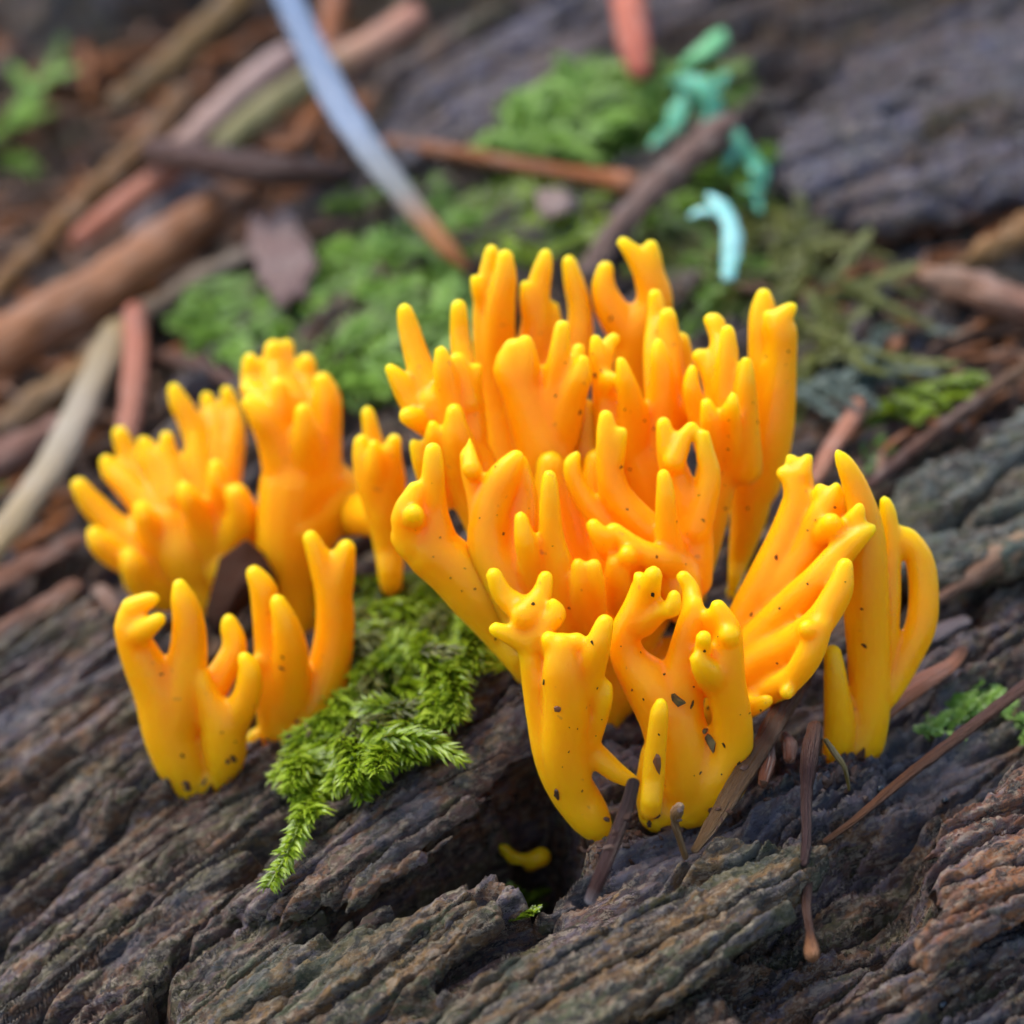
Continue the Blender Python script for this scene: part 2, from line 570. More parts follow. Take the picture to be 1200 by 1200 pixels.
us = axis(-7.5, 7.5, 0.024, 80)
v1 = np.arange(-4.2, 4.5, 0.029)
v2 = []
x, d = v1[-1], 0.029
while x < 18:
    d = min(d * 1.01, 0.075); x += d; v2.append(x)
while x < 60:
    d *= 1.25; x += d; v2.append(x)
v0 = []
x, d = v1[0], 0.029
while x > -30:
    d *= 1.25; x -= d; v0.append(x)
vv = np.concatenate([np.array(v0[::-1]), v1, np.array(v2)])
U, V = np.meshgrid(us, vv)
Hh = base_relief(U.ravel(), V.ravel()).reshape(U.shape)
fall = np.clip((np.abs(U) - 8) / 40, 0, 1) ** 2 * 25 + np.clip((V - 20) / 30, 0, 1) ** 2 * 20 + np.clip((-V - 6) / 20, 0, 1) ** 2 * 14
far_amp = 1.0 + 1.0 * sstep(4, 9, V)
Hh = np.maximum(Hh, -9) + detail(U.ravel(), V.ravel()).reshape(U.shape) * far_amp - fall
nu, nv = len(us), len(vv)
idx = np.arange(nu * nv).reshape(nv, nu)
quads = np.stack([idx[:-1, :-1], idx[:-1, 1:], idx[1:, 1:], idx[1:, :-1]], -1).reshape(-1, 4)
me = mesh_np('wood_surface', np.stack([U.ravel(), V.ravel(), Hh.ravel()], 1), quads)
link('wood_surface', me, WOOD, log)
BASE_U, BASE_V, BASE_H = us, vv, Hh


def make_slab(name, poly, h, th, mat):
    P = np.asarray(poly)
    d = 0.022 if P[:, 1].mean() < 2 else 0.045
    gu = np.arange(P[:, 0].min() - 0.2, min(P[:, 0].max() + 0.2, 9.5), d)
    gv = np.arange(max(P[:, 1].min() - 0.2, -6.5), P[:, 1].max() + 0.2, d)
    A, B = np.meshgrid(gu, gv)
    sdv = warp_sd(poly, A.ravel(), B.ravel(), 0.12).reshape(A.shape)
    edge = sstep(0.0, 0.14, sdv)
    dt = detail(A.ravel() + 31.0, B.ravel() + 17.0, 0.42).reshape(A.shape)
    dt = dt + (0.05 * pn(A * 5, B * 5, 61) + 0.035 * pn(A * 11, B * 11, 62) + 0.022 * pn(A * 19, B * 19, 63))
    top = tilt(A) + h + dt * (0.35 + 0.65 * edge) - (1 - edge) ** 2 * 0.16
    lay = 0.06 * pn(A * 2.0, B * 2.0, 44)
    bot = tilt(A) + h - th * (0.35 + 0.65 * sstep(0, 0.8, sdv)) + lay
    bot = np.minimum(bot, top - 0.05)
    keep = (sdv[:-1, :-1] > 0) & (sdv[1:, :-1] > 0) & (sdv[:-1, 1:] > 0) & (sdv[1:, 1:] > 0)
    n = A.size
    ii = np.arange(n).reshape(A.shape)
    q = np.stack([ii[:-1, :-1], ii[:-1, 1:], ii[1:, 1:], ii[1:, :-1]], -1)[keep]
    # sides: boundary edges of the kept cells
    from collections import Counter
    e = np.concatenate([q[:, [0, 1]], q[:, [1, 2]], q[:, [2, 3]], q[:, [3, 0]]])
    key = np.sort(e, 1)
    kk = key[:, 0].astype(np.int64) * n + key[:, 1]
    uq, first, cnt = np.unique(kk, return_index=True, return_counts=True)
    be = e[first[cnt == 1]]
    inset_top = np.stack([A.ravel(), B.ravel(), top.ravel()], 1)
    bpts = np.stack([A.ravel(), B.ravel(), bot.ravel()], 1)
    mid = 0.5 * inset_top + 0.5 * bpts
    gs = np.gradient(sdv, d)
    gl = np.sqrt(gs[0] ** 2 + gs[1] ** 2) + 1e-6
    push = (0.05 * pn(A * 5, B * 5, 51) + 0.03 * pn(A * 13, B * 13, 52))
    mid[:, 0] -= (gs[1] / gl * push).ravel(); mid[:, 1] -= (gs[0] / gl * push).ravel()
    Vs = np.vstack([inset_top, mid, bpts])
    side1 = np.stack([be[:, 1], be[:, 0], be[:, 0] + n, be[:, 1] + n], 1)
    side2 = side1.copy(); side2[:, :2] += n; side2[:, 2:] += n
    side2 = np.stack([be[:, 1] + n, be[:, 0] + n, be[:, 0] + 2 * n, be[:, 1] + 2 * n], 1)
    Q = np.vstack([q, q[:, ::-1] + 2 * n, side1, side2])
    used = np.zeros(len(Vs), bool); used[Q.ravel()] = True
    remap = np.cumsum(used) - 1
    me = mesh_np('wood_slab', Vs[used], remap[Q])
    # soften the stair steps of the outline
    bm = bmesh.new(); bm.from_mesh(me)
    sel = set()
    on = {int(remap[i]) for i in be.ravel()} | {int(remap[i + n]) for i in be.ravel()} | {int(remap[i + 2 * n]) for i in be.ravel()}
    bm.verts.ensure_lookup_table()
    vs_ = [bm.verts[i] for i in on]
    for _ in range(5):
        bmesh.ops.smooth_vert(bm, verts=vs_, factor=0.5, use_axis_x=True, use_axis_y=True, use_axis_z=True)
    bm.to_mesh(me); bm.free()
    return link('wood_slab', me, mat, log)


for (n, poly, h, th) in SLABS:
    make_slab(n, poly, h, th, {'ridge': WOOD, 'near': WOOD_GREEN, 'centre': WOOD_GREEN, 'chunk': WOOD_WARM, 'lichen': WOOD_LICHEN, 'grey': WOOD_GREY}[n])

# ------------------------------------------------------------------ fungi
def fungus_material():
    m = NT('yellow_fungus')
    tip = m.new('ShaderNodeAttribute', attribute_name='tip').outputs['Fac']
    base = m.new('ShaderNodeAttribute', attribute_name='base').outputs['Fac']
    ob = m.coords(0, (1, 1, 1))
    n = m.noise(ob, 1.6, 3, 0.5)
    c = m.mix(m.ramp(n, [(0.35, 0.0), (0.65, 1.0)]), (0.95, 0.315, 0.0015), (0.96, 0.355, 0.002))
    c = m.mix(m.math('MULTIPLY', tip, 0.8), c, (0.98, 0.440, 0.003))
    c = m.mix(base, c, (0.84, 0.375, 0.005))
    sp = m.noise(ob, 9.0, 2, 0.5)
    c = m.mix(m.ramp(sp, [(0.71, 0.0), (0.76, 0.55)]), c, (0.45, 0.20, 0.03))
    rough = m.ramp(m.noise(ob, 4.0, 3, 0.5), [(0.3, 0.30), (0.7, 0.46)])
    nrm = m.bump(m.noise(ob, 13, 5, 0.6), 0.22, 0.03)
    b = m.bsdf(c, rough, nrm, Subsurface_Weight=1.0, Subsurface_Scale=1.0,
               Specular_IOR_Level=0.15, Coat_Weight=0.05, Coat_Roughness=0.10)
    b.subsurface_method = 'RANDOM_WALK'
    b.inputs['Subsurface Radius'].default_value = (0.46, 0.36, 0.06)
    return m.m


FUNGUS = fungus_material()
REG = {'A': (60, 360, 1 / 3), 'B': (60, 600, 1 / 3), 'C': (400, 260, 0.25), 'D': (660, 260, 0.25), 'E': (420, 480, 0.25),
       'F': (640, 480, 0.25), 'G': (560, 680, 350 / 1200), 'H': (820, 500, 300 / 818), 'P': (0, 0, 1)}
_w3 = [(_rs.randn(3) * f, _rs.rand() * 6.28, 1 / f ** 0.7) for f in (1.2, 1.8, 2.6, 3.6, 5.0, 7.0) for _ in range(3)]


def lumps(X):
    s = np.zeros(len(X))
    for k, ph, a in _w3:
        s += a * np.sin(X @ k + ph)
    return s / 5.0


def fungus(label, base_px, z0, lean, branches, group, voxel=0.029, zroot=None, grow=1.0):
    """z0: depth at the foot's picture row, lean: cm of depth per cm of picture height,
    branches: (region, dz, [(x, y, r) ...]); dz may be (from, to) along the branch"""
    mb = MB()
    tips = []
    by = base_px[1]
    trunk = None
    for reg, dz, pts in branches:
        ox, oy, k = REG[reg]
        rows = []
        n = len(pts)
        for i, (x, y, r) in enumerate(pts):
            px, py, pr = ox + x * k, oy + y * k, r * k
            e = dz[1] if isinstance(dz, tuple) else dz
            d = e if trunk is None else trunk + (e - trunk) * min(1.0, 0.1 + 1.5 * i / (n - 1))
            z = z0 + lean * (by - py) * PXCM + d
            p = at(px, py, z)
            rows.append((p.x, p.y, p.z, (cmpx(pr, z) * 0.97 + 0.006) * grow))
        if len(rows) > 2:      # tips taper a little
            rows[-1] = (*rows[-1][:3], rows[-1][3] * 0.86)
        if trunk is None:      # root the trunk in the wood
            ox_, oy_ = ox + pts[0][0] * k, oy + pts[0][1] * k
            zg = surf_at(ox_, min(oy_, by), 0.0)[1]
            if zg > z0 + 0.15:
                g = at(ox_, oy_ + 2, zg + 0.2)
                rows.insert(0, (g.x, g.y, g.z, rows[0][3]))
            else:
                g = Vector(rows[0][:3]) - LN * 0.35
                rows.insert(0, (g.x, g.y, g.z, rows[0][3] * 0.8))
        mb.add(*tube(rows, 0.07, 14))
        tips.append(rows[-1][:3])
        if trunk is None: trunk = dz[1] if isinstance(dz, tuple) else dz
    me = mb.mesh('body_rough')
    tmp = bpy.data.objects.new('tmp', me)
    COL.objects.link(tmp)
    r = tmp.modifiers.new('r', 'REMESH'); r.mode = 'VOXEL'; r.voxel_size = voxel; r.use_smooth_shade = True
    s = tmp.modifiers.new('s', 'SMOOTH'); s.factor = 0.5; s.iterations = 4
    dg = bpy.context.evaluated_depsgraph_get()
    out = bpy.data.meshes.new_from_object(tmp.evaluated_get(dg))
    bpy.data.objects.remove(tmp); bpy.data.meshes.remove(me)
    out.name = 'coral_fungus'
    nv_ = len(out.vertices)
    co = np.empty(nv_ * 3, np.float32); out.vertices.foreach_get('co', co); co = co.reshape(-1, 3).astype(float)
    no = np.empty(nv_ * 3, np.float32); out.vertices.foreach_get('normal', no); no = no.reshape(-1, 3)
    co += no * (lumps(co)[:, None] * 0.010)
    tip = np.zeros(nv_)
    for t in tips:
        d2 = ((co - np.array(t)) ** 2).sum(1)
        tip = np.maximum(tip, np.exp(-d2 / 0.045))
    yb = np.array(at(base_px[0], by, z0))
    hgt = (co - yb) @ np.array(UP)
    basef = 1 - sstep(0.1, 1.5, hgt)
    root = np.array(yb)
    out.vertices.foreach_set('co', (co - root).astype(np.float32).ravel())
    out.polygons.foreach_set('use_smooth', np.full(len(out.polygons), True))
    for nm, arr in (('tip', tip), ('base', basef)):
        a = out.attributes.new(nm, 'FLOAT', 'POINT'); a.data.foreach_set('value', arr.astype(np.float32))
    out.update()
    o = link('coral_fungus', out, FUNGUS)
    o.location = root
    tag(o, label, 'fungus', group)
    return o


GL, GM = 'yellow coral fungi of the left tuft', 'yellow coral fungi of the large tuft'

# --- left tuft
fungus('yellow coral fungus with curled stubby tips, lowest of the left tuft', (225, 935), 2.1, -0.30, [
    ('B', 0, [(505, 1000, 52), (460, 900, 85), (415, 780, 95), (375, 640, 90), (310, 500, 74), (270, 400, 54), (285, 335, 46)]),
    ('B', -0.05, [(285, 340, 46), (340, 312, 34), (358, 306, 30)]),
    ('B', -0.22, [(290, 440, 58), (330, 412, 42), (378, 378, 32)]),
    ('B', 0, [(415, 780, 95), (455, 640, 86), (483, 480, 70), (480, 370, 58), (460, 295, 44), (452, 262, 34)]),
    ('B', (0.1, 0.35), [(500, 680, 80), (580, 600, 58), (645, 480, 46), (630, 410, 38), (625, 385, 33)]),
    ('B', -0.1, [(590, 930, 48), (612, 850, 78), (595, 740, 76), (548, 660, 48), (522, 580, 35), (516, 565, 29)]),
    ('B', -0.15, [(605, 800, 76), (650, 720, 58), (690, 640, 50), (698, 560, 43), (680, 518, 33)]),
    ('B', 0, [(505, 960, 60), (580, 935, 50)]),
    ('B', 0, [(480, 1000, 45), (452, 1030, 22)]),
], GL)
fungus('tall smooth yellow coral fungus ending in a Y fork, growing beside green moss', (300, 880), 2.35, -0.30, [
    ('B', 0.1, [(745, 850, 28), (800, 790, 80), (890, 715, 100), (962, 600, 82), (995, 440, 72), (992, 300, 66), (950, 180, 46), (912, 92, 33)]),
    ('B', 0.1, [(992, 300, 66), (1015, 200, 56), (1038, 128, 38)]),
    ('B', 0, [(820, 760, 92), (795, 620, 88), (775, 480, 64), (757, 350, 52), (745, 270, 50), (714, 218, 38)]),
    ('B', (0, -0.28), [(840, 720, 80), (845, 600, 68), (842, 480, 62), (820, 380, 46), (796, 318, 36)]),
    ('B', -0.1, [(760, 600, 50), (728, 520, 26)]),
    ('B', 0.05, [(760, 850, 40), (725, 800, 40)]),
], GL)
fungus('yellow coral fungus with many short spreading fingers beside the pale straw stalk', (230, 690), 4.3, -0.25, [
    ('A', 0, [(540, 1080, 70), (510, 960, 115), (460, 850, 130), (420, 760, 110)]),
    ('A', 0.1, [(380, 830, 90), (250, 790, 62), (150, 700, 50), (98, 628, 38)]),
    ('A', -0.2, [(380, 900, 80), (240, 875, 62), (170, 825, 50), (152, 798, 38)]),
    ('A', -0.35, [(400, 1010, 75), (320, 970, 70), (285, 905, 50), (275, 878, 42)]),
    ('A', -0.25, [(420, 860, 90), (350, 800, 58), (326, 730, 46), (318, 708, 37)]),
    ('A', 0.3, [(400, 760, 90), (280, 640, 56), (215, 575, 46), (195, 545, 34)]),
    ('A', 0.45, [(410, 760, 90), (330, 640, 62), (272, 520, 46), (242, 445, 37)]),
    ('A', 0.3, [(430, 740, 90), (390, 600, 58), (346, 510, 46), (326, 478, 35)]),
    ('A', 0.2, [(450, 660, 70), (415, 530, 42), (406, 458, 33)]),
    ('A', -0.4, [(600, 880, 100), (525, 745, 62), (482, 670, 46), (468, 638, 37)]),
    ('A', -0.3, [(620, 860, 100), (603, 700, 58), (587, 610, 45), (578, 560, 36)]),
    ('A', -0.45, [(620, 880, 100), (672, 740, 66), (652, 660, 54)]),
    ('A', 0.0, [(640, 870, 90), (740, 810, 85), (830, 800, 90)]),
    ('A', 0.3, [(600, 830, 110), (575, 620, 80), (495, 420, 50), (448, 330, 43), (432, 288, 32)]),
    ('A', 0.15, [(560, 660, 75), (520, 540, 66), (506, 470, 42)]),
    ('A', 0.45, [(590, 620, 70), (582, 440, 46), (556, 350, 37), (546, 318, 31)]),
    ('A', 0.4, [(610, 620, 66), (645, 440, 47), (634, 350, 38), (617, 298, 32)]),
    ('A', -0.3, [(560, 940, 80), (640, 900, 70), (700, 830, 50)]),
], GL, grow=0.9)
fungus('stout yellow coral fungus with a crowded crown, back of the left tuft', (345, 740), 3.9, -0.25, [
    ('A', 0, [(870, 1120, 85), (840, 960, 105), (850, 780, 130), (870, 600, 135), (870, 540, 125)]),
    ('A', -0.15, [(850, 580, 110), (795, 455, 78), (742, 385, 56), (698, 338, 35)]),
    ('A', -0.1, [(800, 470, 72), (812, 360, 52), (800, 278, 39)]),
    ('A', 0.5, [(800, 430, 60), (722, 330, 42), (702, 250, 38), (700, 188, 33)]),
    ('A', 0.3, [(760, 360, 50), (690, 282, 30)]),
    ('A', 0.45, [(830, 450, 80), (800, 300, 60), (790, 200, 52), (783, 150, 44)]),
    ('A', 0.55, [(830, 350, 60), (820, 220, 40), (826, 140, 34)]),
    ('A', 0.4, [(890, 500, 90), (902, 340, 62), (890, 250, 50), (896, 195, 39)]),
    ('A', 0.05, [(920, 600, 110), (962, 430, 62), (970, 320, 52), (955, 260, 39)]),
    ('A', -0.3, [(890, 600, 100), (897, 450, 54), (886, 368, 39)]),
    ('A', 0.1, [(890, 760, 140), (990, 700, 110), (1080, 700, 80), (1160, 715, 56)]),
    ('A', 0.1, [(900, 640, 120), (1000, 620, 80), (1060, 650, 60)]),
], GL, grow=1.0)
fungus('small yellow coral fungus with three blunt prongs, between the two tufts', (457, 690), 3.0, -0.3, [
    ('P', 0, [(458, 682, 14), (456, 640, 19), (453, 600, 25), (440, 560, 25), (428, 535, 16), (424, 519, 12)]),
    ('P', -0.1, [(453, 600, 25), (455, 560, 22), (458, 535, 14), (462, 517, 11)]),
    ('P', 0.4, [(450, 590, 24), (440, 530, 14), (431, 484, 10)]),
    ('P', -0.2, [(446, 580, 22), (441, 545, 14), (438, 522, 9)]),
    ('P', 1.15, [(450, 605, 25), (424, 602, 27), (400, 602, 30), (368, 606, 34)]),
], GL)

# --- large tuft, back to front
fungus('short orange stumps deep inside the large tuft, between its taller fungi', (690, 800), 1.75, -0.25, [
    ('P', 0, [(700, 850, 30), (695, 790, 42), (680, 730, 46), (668, 690, 40)]),
    ('P', 0.1, [(690, 740, 40), (665, 650, 30), (650, 590, 26), (645, 545, 20)]),
    ('P', 0.2, [(700, 740, 40), (705, 650, 32), (700, 590, 26), (700, 540, 18)]),
    ('P', 0.1, [(700, 770, 42), (742, 720, 34), (752, 680, 26)]),
    ('P', 0.2, [(690, 750, 40), (630, 680, 30), (605, 620, 24)]),
    ('P', 0.1, [(740, 740, 34), (770, 690, 30), (785, 640, 26)]),
    ('P', 0.1, [(700, 820, 36), (745, 790, 36), (790, 770, 30)]),
    ('P', -0.3, [(690, 800, 34), (700, 740, 26), (712, 712, 20)]),
    ('P', 0.5, [(690, 720, 36), (692, 620, 30), (688, 540, 24), (685, 480, 16)]),
    ('P', 0.3, [(680, 740, 36), (640, 640, 26), (628, 590, 20)]),
], GM)
fungus('yellow coral fungus with broad upright fingers, back left of the large tuft', (640, 640), 2.9, -0.25, [
    ('C', 0.1, [(900, 1520, 120), (840, 1250, 150), (790, 1000, 135), (720, 700, 95), (672, 450, 58), (685, 280, 48), (705, 140, 38)]),
    ('C', -0.1, [(800, 900, 120), (740, 620, 88), (745, 400, 70), (766, 260, 56), (768, 165, 44)]),
    ('C', 0, [(670, 380, 50), (640, 300, 34), (625, 268, 24)]),
    ('C', 0.15, [(850, 800, 110), (905, 560, 78), (920, 340, 58), (945, 220, 46), (958, 155, 36)]),
    ('C', 0.05, [(900, 480, 50), (868, 360, 32), (858, 290, 20)]),
    ('C', 0.3, [(1000, 900, 110), (1100, 620, 76), (1120, 430, 58), (1092, 290, 50), (1068, 190, 42)]),
    ('C', 0.2, [(960, 700, 90), (1000, 520, 42), (992, 400, 34)]),
], GM)
fungus('yellow coral fungus with a broad U fork, highest in the large tuft', (740, 560), 3.0, -0.25, [
    ('D', 0, [(300, 1250, 70), (320, 950, 80), (325, 720, 92), (350, 520, 105), (428, 390, 88), (405, 260, 74), (335, 155, 46), (282, 98, 34)]),
    ('D', 0, [(405, 260, 72), (415, 170, 48), (411, 118, 40)]),
    ('D', 0, [(330, 560, 100), (225, 410, 78), (188, 300, 56), (198, 222, 46)]),
], GM)
fungus('slim yellow coral fingers with one round knob, left side of the large tuft', (580, 690), 1.9, -0.25, [
    ('C', 0, [(800, 1700, 100), (700, 1400, 130), (620, 1200, 140), (560, 1050, 120), (500, 930, 95), (430, 840, 80)]),
    ('C', 0.35, [(470, 900, 85), (370, 680, 64), (315, 490, 52), (298, 418, 44)]),
    ('C', 0.1, [(480, 980, 90), (350, 870, 66), (268, 740, 47), (232, 690, 34)]),
    ('C', -0.2, [(400, 950, 60), (315, 910, 46)]),
    ('C', 0.4, [(560, 900, 85), (575, 720, 60), (555, 540, 47), (550, 400, 44)]),
    ('C', -0.1, [(540, 1050, 95), (510, 850, 72), (480, 690, 52), (468, 612, 38)]),
    ('C', 0.1, [(600, 1000, 90), (600, 800, 70), (632, 690, 40)]),
    ('C', 0.05, [(590, 850, 70), (545, 650, 42)]),
    ('C', -0.35, [(600, 1250, 100), (550, 1050, 80), (530, 890, 50)]),
    ('C', -0.3, [(500, 1150, 80), (435, 1030, 48), (430, 955, 33)]),
    ('E', -0.25, [(380, 420, 70), (300, 260, 46), (262, 160, 28)]),
], GM)
fungus('flat lobed yellow coral fungus with a teardrop gap, middle of the large tuft', (690, 660), 1.9, -0.25, [
    ('C', 0, [(1050, 1700, 110), (1010, 1400, 145), (960, 1100, 150), (900, 930, 125), (845, 790, 105), (790, 680, 84), (805, 590, 56)]),
    ('C', -0.05, [(850, 780, 95), (866, 640, 62), (864, 566, 46)]),
    ('C', -0.1, [(960, 1000, 110), (1000, 780, 68), (1022, 630, 56), (1036, 495, 47)]),
    ('C', -0.2, [(1020, 1000, 100), (1075, 820, 80), (1120, 720, 62), (1130, 655, 46)]),
    ('C', 0.15, [(1090, 760, 60), (1112, 600, 36)]),
], GM)
fungus('close row of slender upright yellow fingers above the curved prongs, large tuft', (780, 680), 2.0, -0.25, [
    ('D', 0, [(470, 1700, 90), (420, 1350, 120), (350, 1100, 120), (260, 960, 110)]),
    ('D', 0, [(230, 1000, 100), (190, 780, 58), (165, 620, 47), (152, 556, 36)]),
    ('D', 0.2, [(180, 680, 50), (205, 590, 40), (236, 548, 38)]),
    ('D', -0.15, [(185, 800, 50), (215, 735, 42)]),
    ('D', -0.3, [(310, 1080, 100), (325, 900, 72), (290, 730, 48), (270, 655, 34)]),
    ('D', -0.1, [(440, 1150, 110), (462, 920, 88), (466, 740, 66), (450, 620, 48), (446, 575, 36)]),
    ('D', 0.3, [(480, 950, 80), (510, 720, 56), (496, 520, 48), (490, 438, 45)]),
    ('D', 0.5, [(440, 850, 60), (420, 600, 46), (440, 440, 46), (430, 345, 37)]),
    ('D', 0.45, [(540, 900, 70), (565, 700, 54), (550, 560, 50)]),
], GM)
fungus('specked yellow coral fungus with an arched hooked branch, right of the large tuft', (850, 690), 1.7, -0.22, [
    ('F', 0.1, [(700, 860, 50), (720, 700, 80), (760, 500, 95), (800, 300, 100), (830, 150, 95), (840, 50, 85)]),
    ('D', 0.35, [(740, 950, 80), (715, 760, 62), (675, 660, 54), (640, 632, 44)]),
    ('D', 0.5, [(750, 800, 65), (740, 640, 50), (730, 530, 44), (708, 470, 46), (692, 460, 38)]),
    ('D', 0.1, [(770, 1000, 80), (765, 800, 60), (772, 620, 52), (772, 515, 40)]),
    ('D', -0.05, [(850, 1150, 90), (850, 900, 66), (856, 740, 46), (856, 660, 36)]),
    ('D', 0.0, [(680, 1050, 70), (625, 880, 52), (600, 770, 44), (606, 690, 28)]),
    ('D', -0.25, [(720, 1150, 75), (690, 960, 52), (673, 855, 38)]),
    ('D', -0.3, [(790, 1150, 70), (780, 960, 56), (790, 860, 38), (796, 818, 26)]),
], GM)
fungus('tall flat yellow coral fungus with a notched top, back right of large tuft', (860, 690), 2.3, -0.25, [
    ('F', 0, [(872, 850, 22), (905, 700, 50), (950, 500, 88), (968, 330, 110), (985, 180, 112)]),
    ('D', 0, [(925, 1230, 100), (965, 1020, 112), (998, 820, 96), (1018, 660, 78), (1025, 520, 74), (1018, 460, 64), (1068, 402, 34)]),
    ('D', 0, [(1000, 520, 60), (962, 440, 28)]),
    ('D', 0.25, [(950, 850, 80), (925, 640, 56), (932, 480, 62), (940, 390, 54), (940, 350, 44)]),
    ('D', -0.05, [(960, 900, 60), (952, 660, 18)]),
], GM)
fungus('yellow coral fungus with a bulging elbow and straight finger, left of the large tuft', (620, 790), 0.75, -0.22, [
    ('E', 0.1, [(800, 1200, 90), (690, 1040, 115), (570, 880, 140), (440, 740, 138), (310, 640, 128), (225, 600, 88)]),
    ('E', 0, [(360, 640, 120), (352, 460, 66), (350, 300, 54), (350, 195, 48)]),
    ('E', -0.05, [(270, 610, 110), (225, 500, 72), (250, 420, 52), (264, 368, 38)]),
    ('E', (-0.1, -0.35), [(250, 520, 60), (262, 486, 42)]),
], GM)
fungus('yellow coral fungus with a shiny blunt lobe and a ragged broken point', (650, 770), 0.75, -0.22, [
    ('E', 0.0, [(820, 1100, 90), (740, 950, 120), (660, 780, 120), (610, 620, 104), (622, 450, 88), (680, 310, 72), (738, 228, 48)]),
    ('E', 0.12, [(720, 760, 100), (765, 560, 80), (775, 400, 66), (755, 250, 48)]),
    ('E', 0.2, [(600, 560, 80), (560, 400, 56), (532, 290, 54), (512, 210, 42)]),
    ('E', 0.2, [(530, 280, 46), (526, 200, 26), (521, 130, 8)]),
    ('E', -0.3, [(860, 900, 60), (810, 740, 54), (782, 620, 52), (762, 510, 38)]),
    ('E', -0.25, [(960, 1000, 90), (945, 800, 84), (905, 600, 58), (896, 420, 48), (895, 315, 41)]),
    ('E', -0.35, [(1060, 1000, 70), (1045, 840, 48), (1030, 730, 40)]),
    ('E', -0.38, [(1110, 950, 50), (1112, 820, 42), (1104, 730, 38)]),
], GM)
fungus('yellow coral fungus with two curved prongs, in the heart of the large tuft', (780, 770), 1.0, -0.22, [
    ('F', 0.1, [(640, 900, 90), (600, 680, 90), (440, 530, 80), (325, 390, 72), (292, 230, 60), (285, 110, 52), (280, 36, 46)]),
    ('F', 0.05, [(310, 260, 56), (355, 105, 30)]),
    ('F', 0.15, [(420, 680, 70), (290, 560, 58), (190, 430, 52), (128, 315, 46), (124, 245, 42), (142, 216, 30)]),
    ('F', 0.25, [(700, 800, 80), (690, 560, 92), (620, 350, 78), (572, 180, 58), (550, 66, 44)]),
    ('F', 0.2, [(600, 240, 60), (645, 130, 40), (682, 84, 38)]),
    ('F', 0.15, [(700, 560, 80), (765, 330, 58), (745, 200, 46), (740, 122, 38)]),
    ('F', -0.2, [(640, 850, 70), (590, 690, 70), (567, 550, 56), (560, 400, 46), (550, 308, 39)]),
    ('F', -0.3, [(560, 830, 60), (600, 730, 66), (520, 700, 62), (420, 650, 52), (318, 562, 39)]),
    ('F', -0.35, [(400, 760, 60), (310, 660, 62), (250, 590, 46), (222, 545, 40)]),
    ('F', -0.45, [(420, 740, 50), (380, 678, 40)]),
    ('F', -0.4, [(340, 900, 70), (330, 780, 60), (320, 720, 46)]),
], GM)
fungus('fan of yellow coral branches with knobbly tips, lower right of the large tuft', (850, 830), 0.55, -0.15, [
    ('H', 0.45, [(60, 900, 50), (130, 660, 62), (215, 500, 72), (285, 350, 66), (318, 230, 56), (290, 165, 36), (262, 148, 26)]),
    ('H', 0.5, [(318, 230, 54), (322, 150, 40), (290, 104, 24)]),
    ('H', 0.5, [(322, 150, 40), (345, 102, 20)]),
    ('H', 0.22, [(240, 540, 80), (350, 400, 66), (400, 260, 46), (436, 196, 24)]),
    ('H', 0.25, [(390, 270, 44), (385, 200, 22)]),
    ('H', (0.15, -0.1), [(380, 380, 50), (420, 306, 34)]),
    ('H', 0.25, [(400, 360, 50), (465, 240, 30)]),
    ('H', -0.1, [(90, 850, 60), (170, 710, 62), (285, 590, 66), (380, 490, 56), (470, 385, 46), (545, 328, 28)]),
    ('H', -0.05, [(440, 400, 46), (492, 305, 40), (510, 262, 26)]),
    ('H', -0.38, [(100, 880, 70), (200, 760, 80), (300, 700, 66), (385, 620, 52), (446, 520, 47), (464, 446, 34)]),
    ('H', -0.48, [(110, 900, 60), (210, 850, 48), (290, 810, 42), (350, 730, 46), (390, 630, 44)]),
    ('H', -0.58, [(350, 690, 40), (342, 645, 28)]),
    ('H', -0.5, [(285, 820, 36), (278, 850, 24)]),
    ('H', -0.5, [(130, 890, 48), (170, 895, 30), (215, 875, 26)]),
], GM)
fungus('narrow yellow coral fungus with an arching side branch, right of the large tuft', (985, 905), 1.05, -0.25, [
    ('H', 0, [(405, 1120, 36), (500, 1050, 66), (540, 940, 64), (538, 740, 68), (530, 520, 76), (532, 340, 62), (500, 200, 45), (462, 115, 32), (444, 88, 22)]),
    ('H', 0.3, [(560, 900, 44), (595, 650, 42), (608, 430, 36), (602, 280, 30), (592, 240, 24)]),
    ('H', 0.35, [(600, 860, 36), (645, 770, 46), (705, 640, 50), (716, 520, 48), (700, 420, 46), (660, 355, 38), (638, 335, 26)]),
    ('H', -0.2, [(440, 1090, 50), (445, 980, 48), (436, 830, 40), (425, 724, 34)]),
], GM)
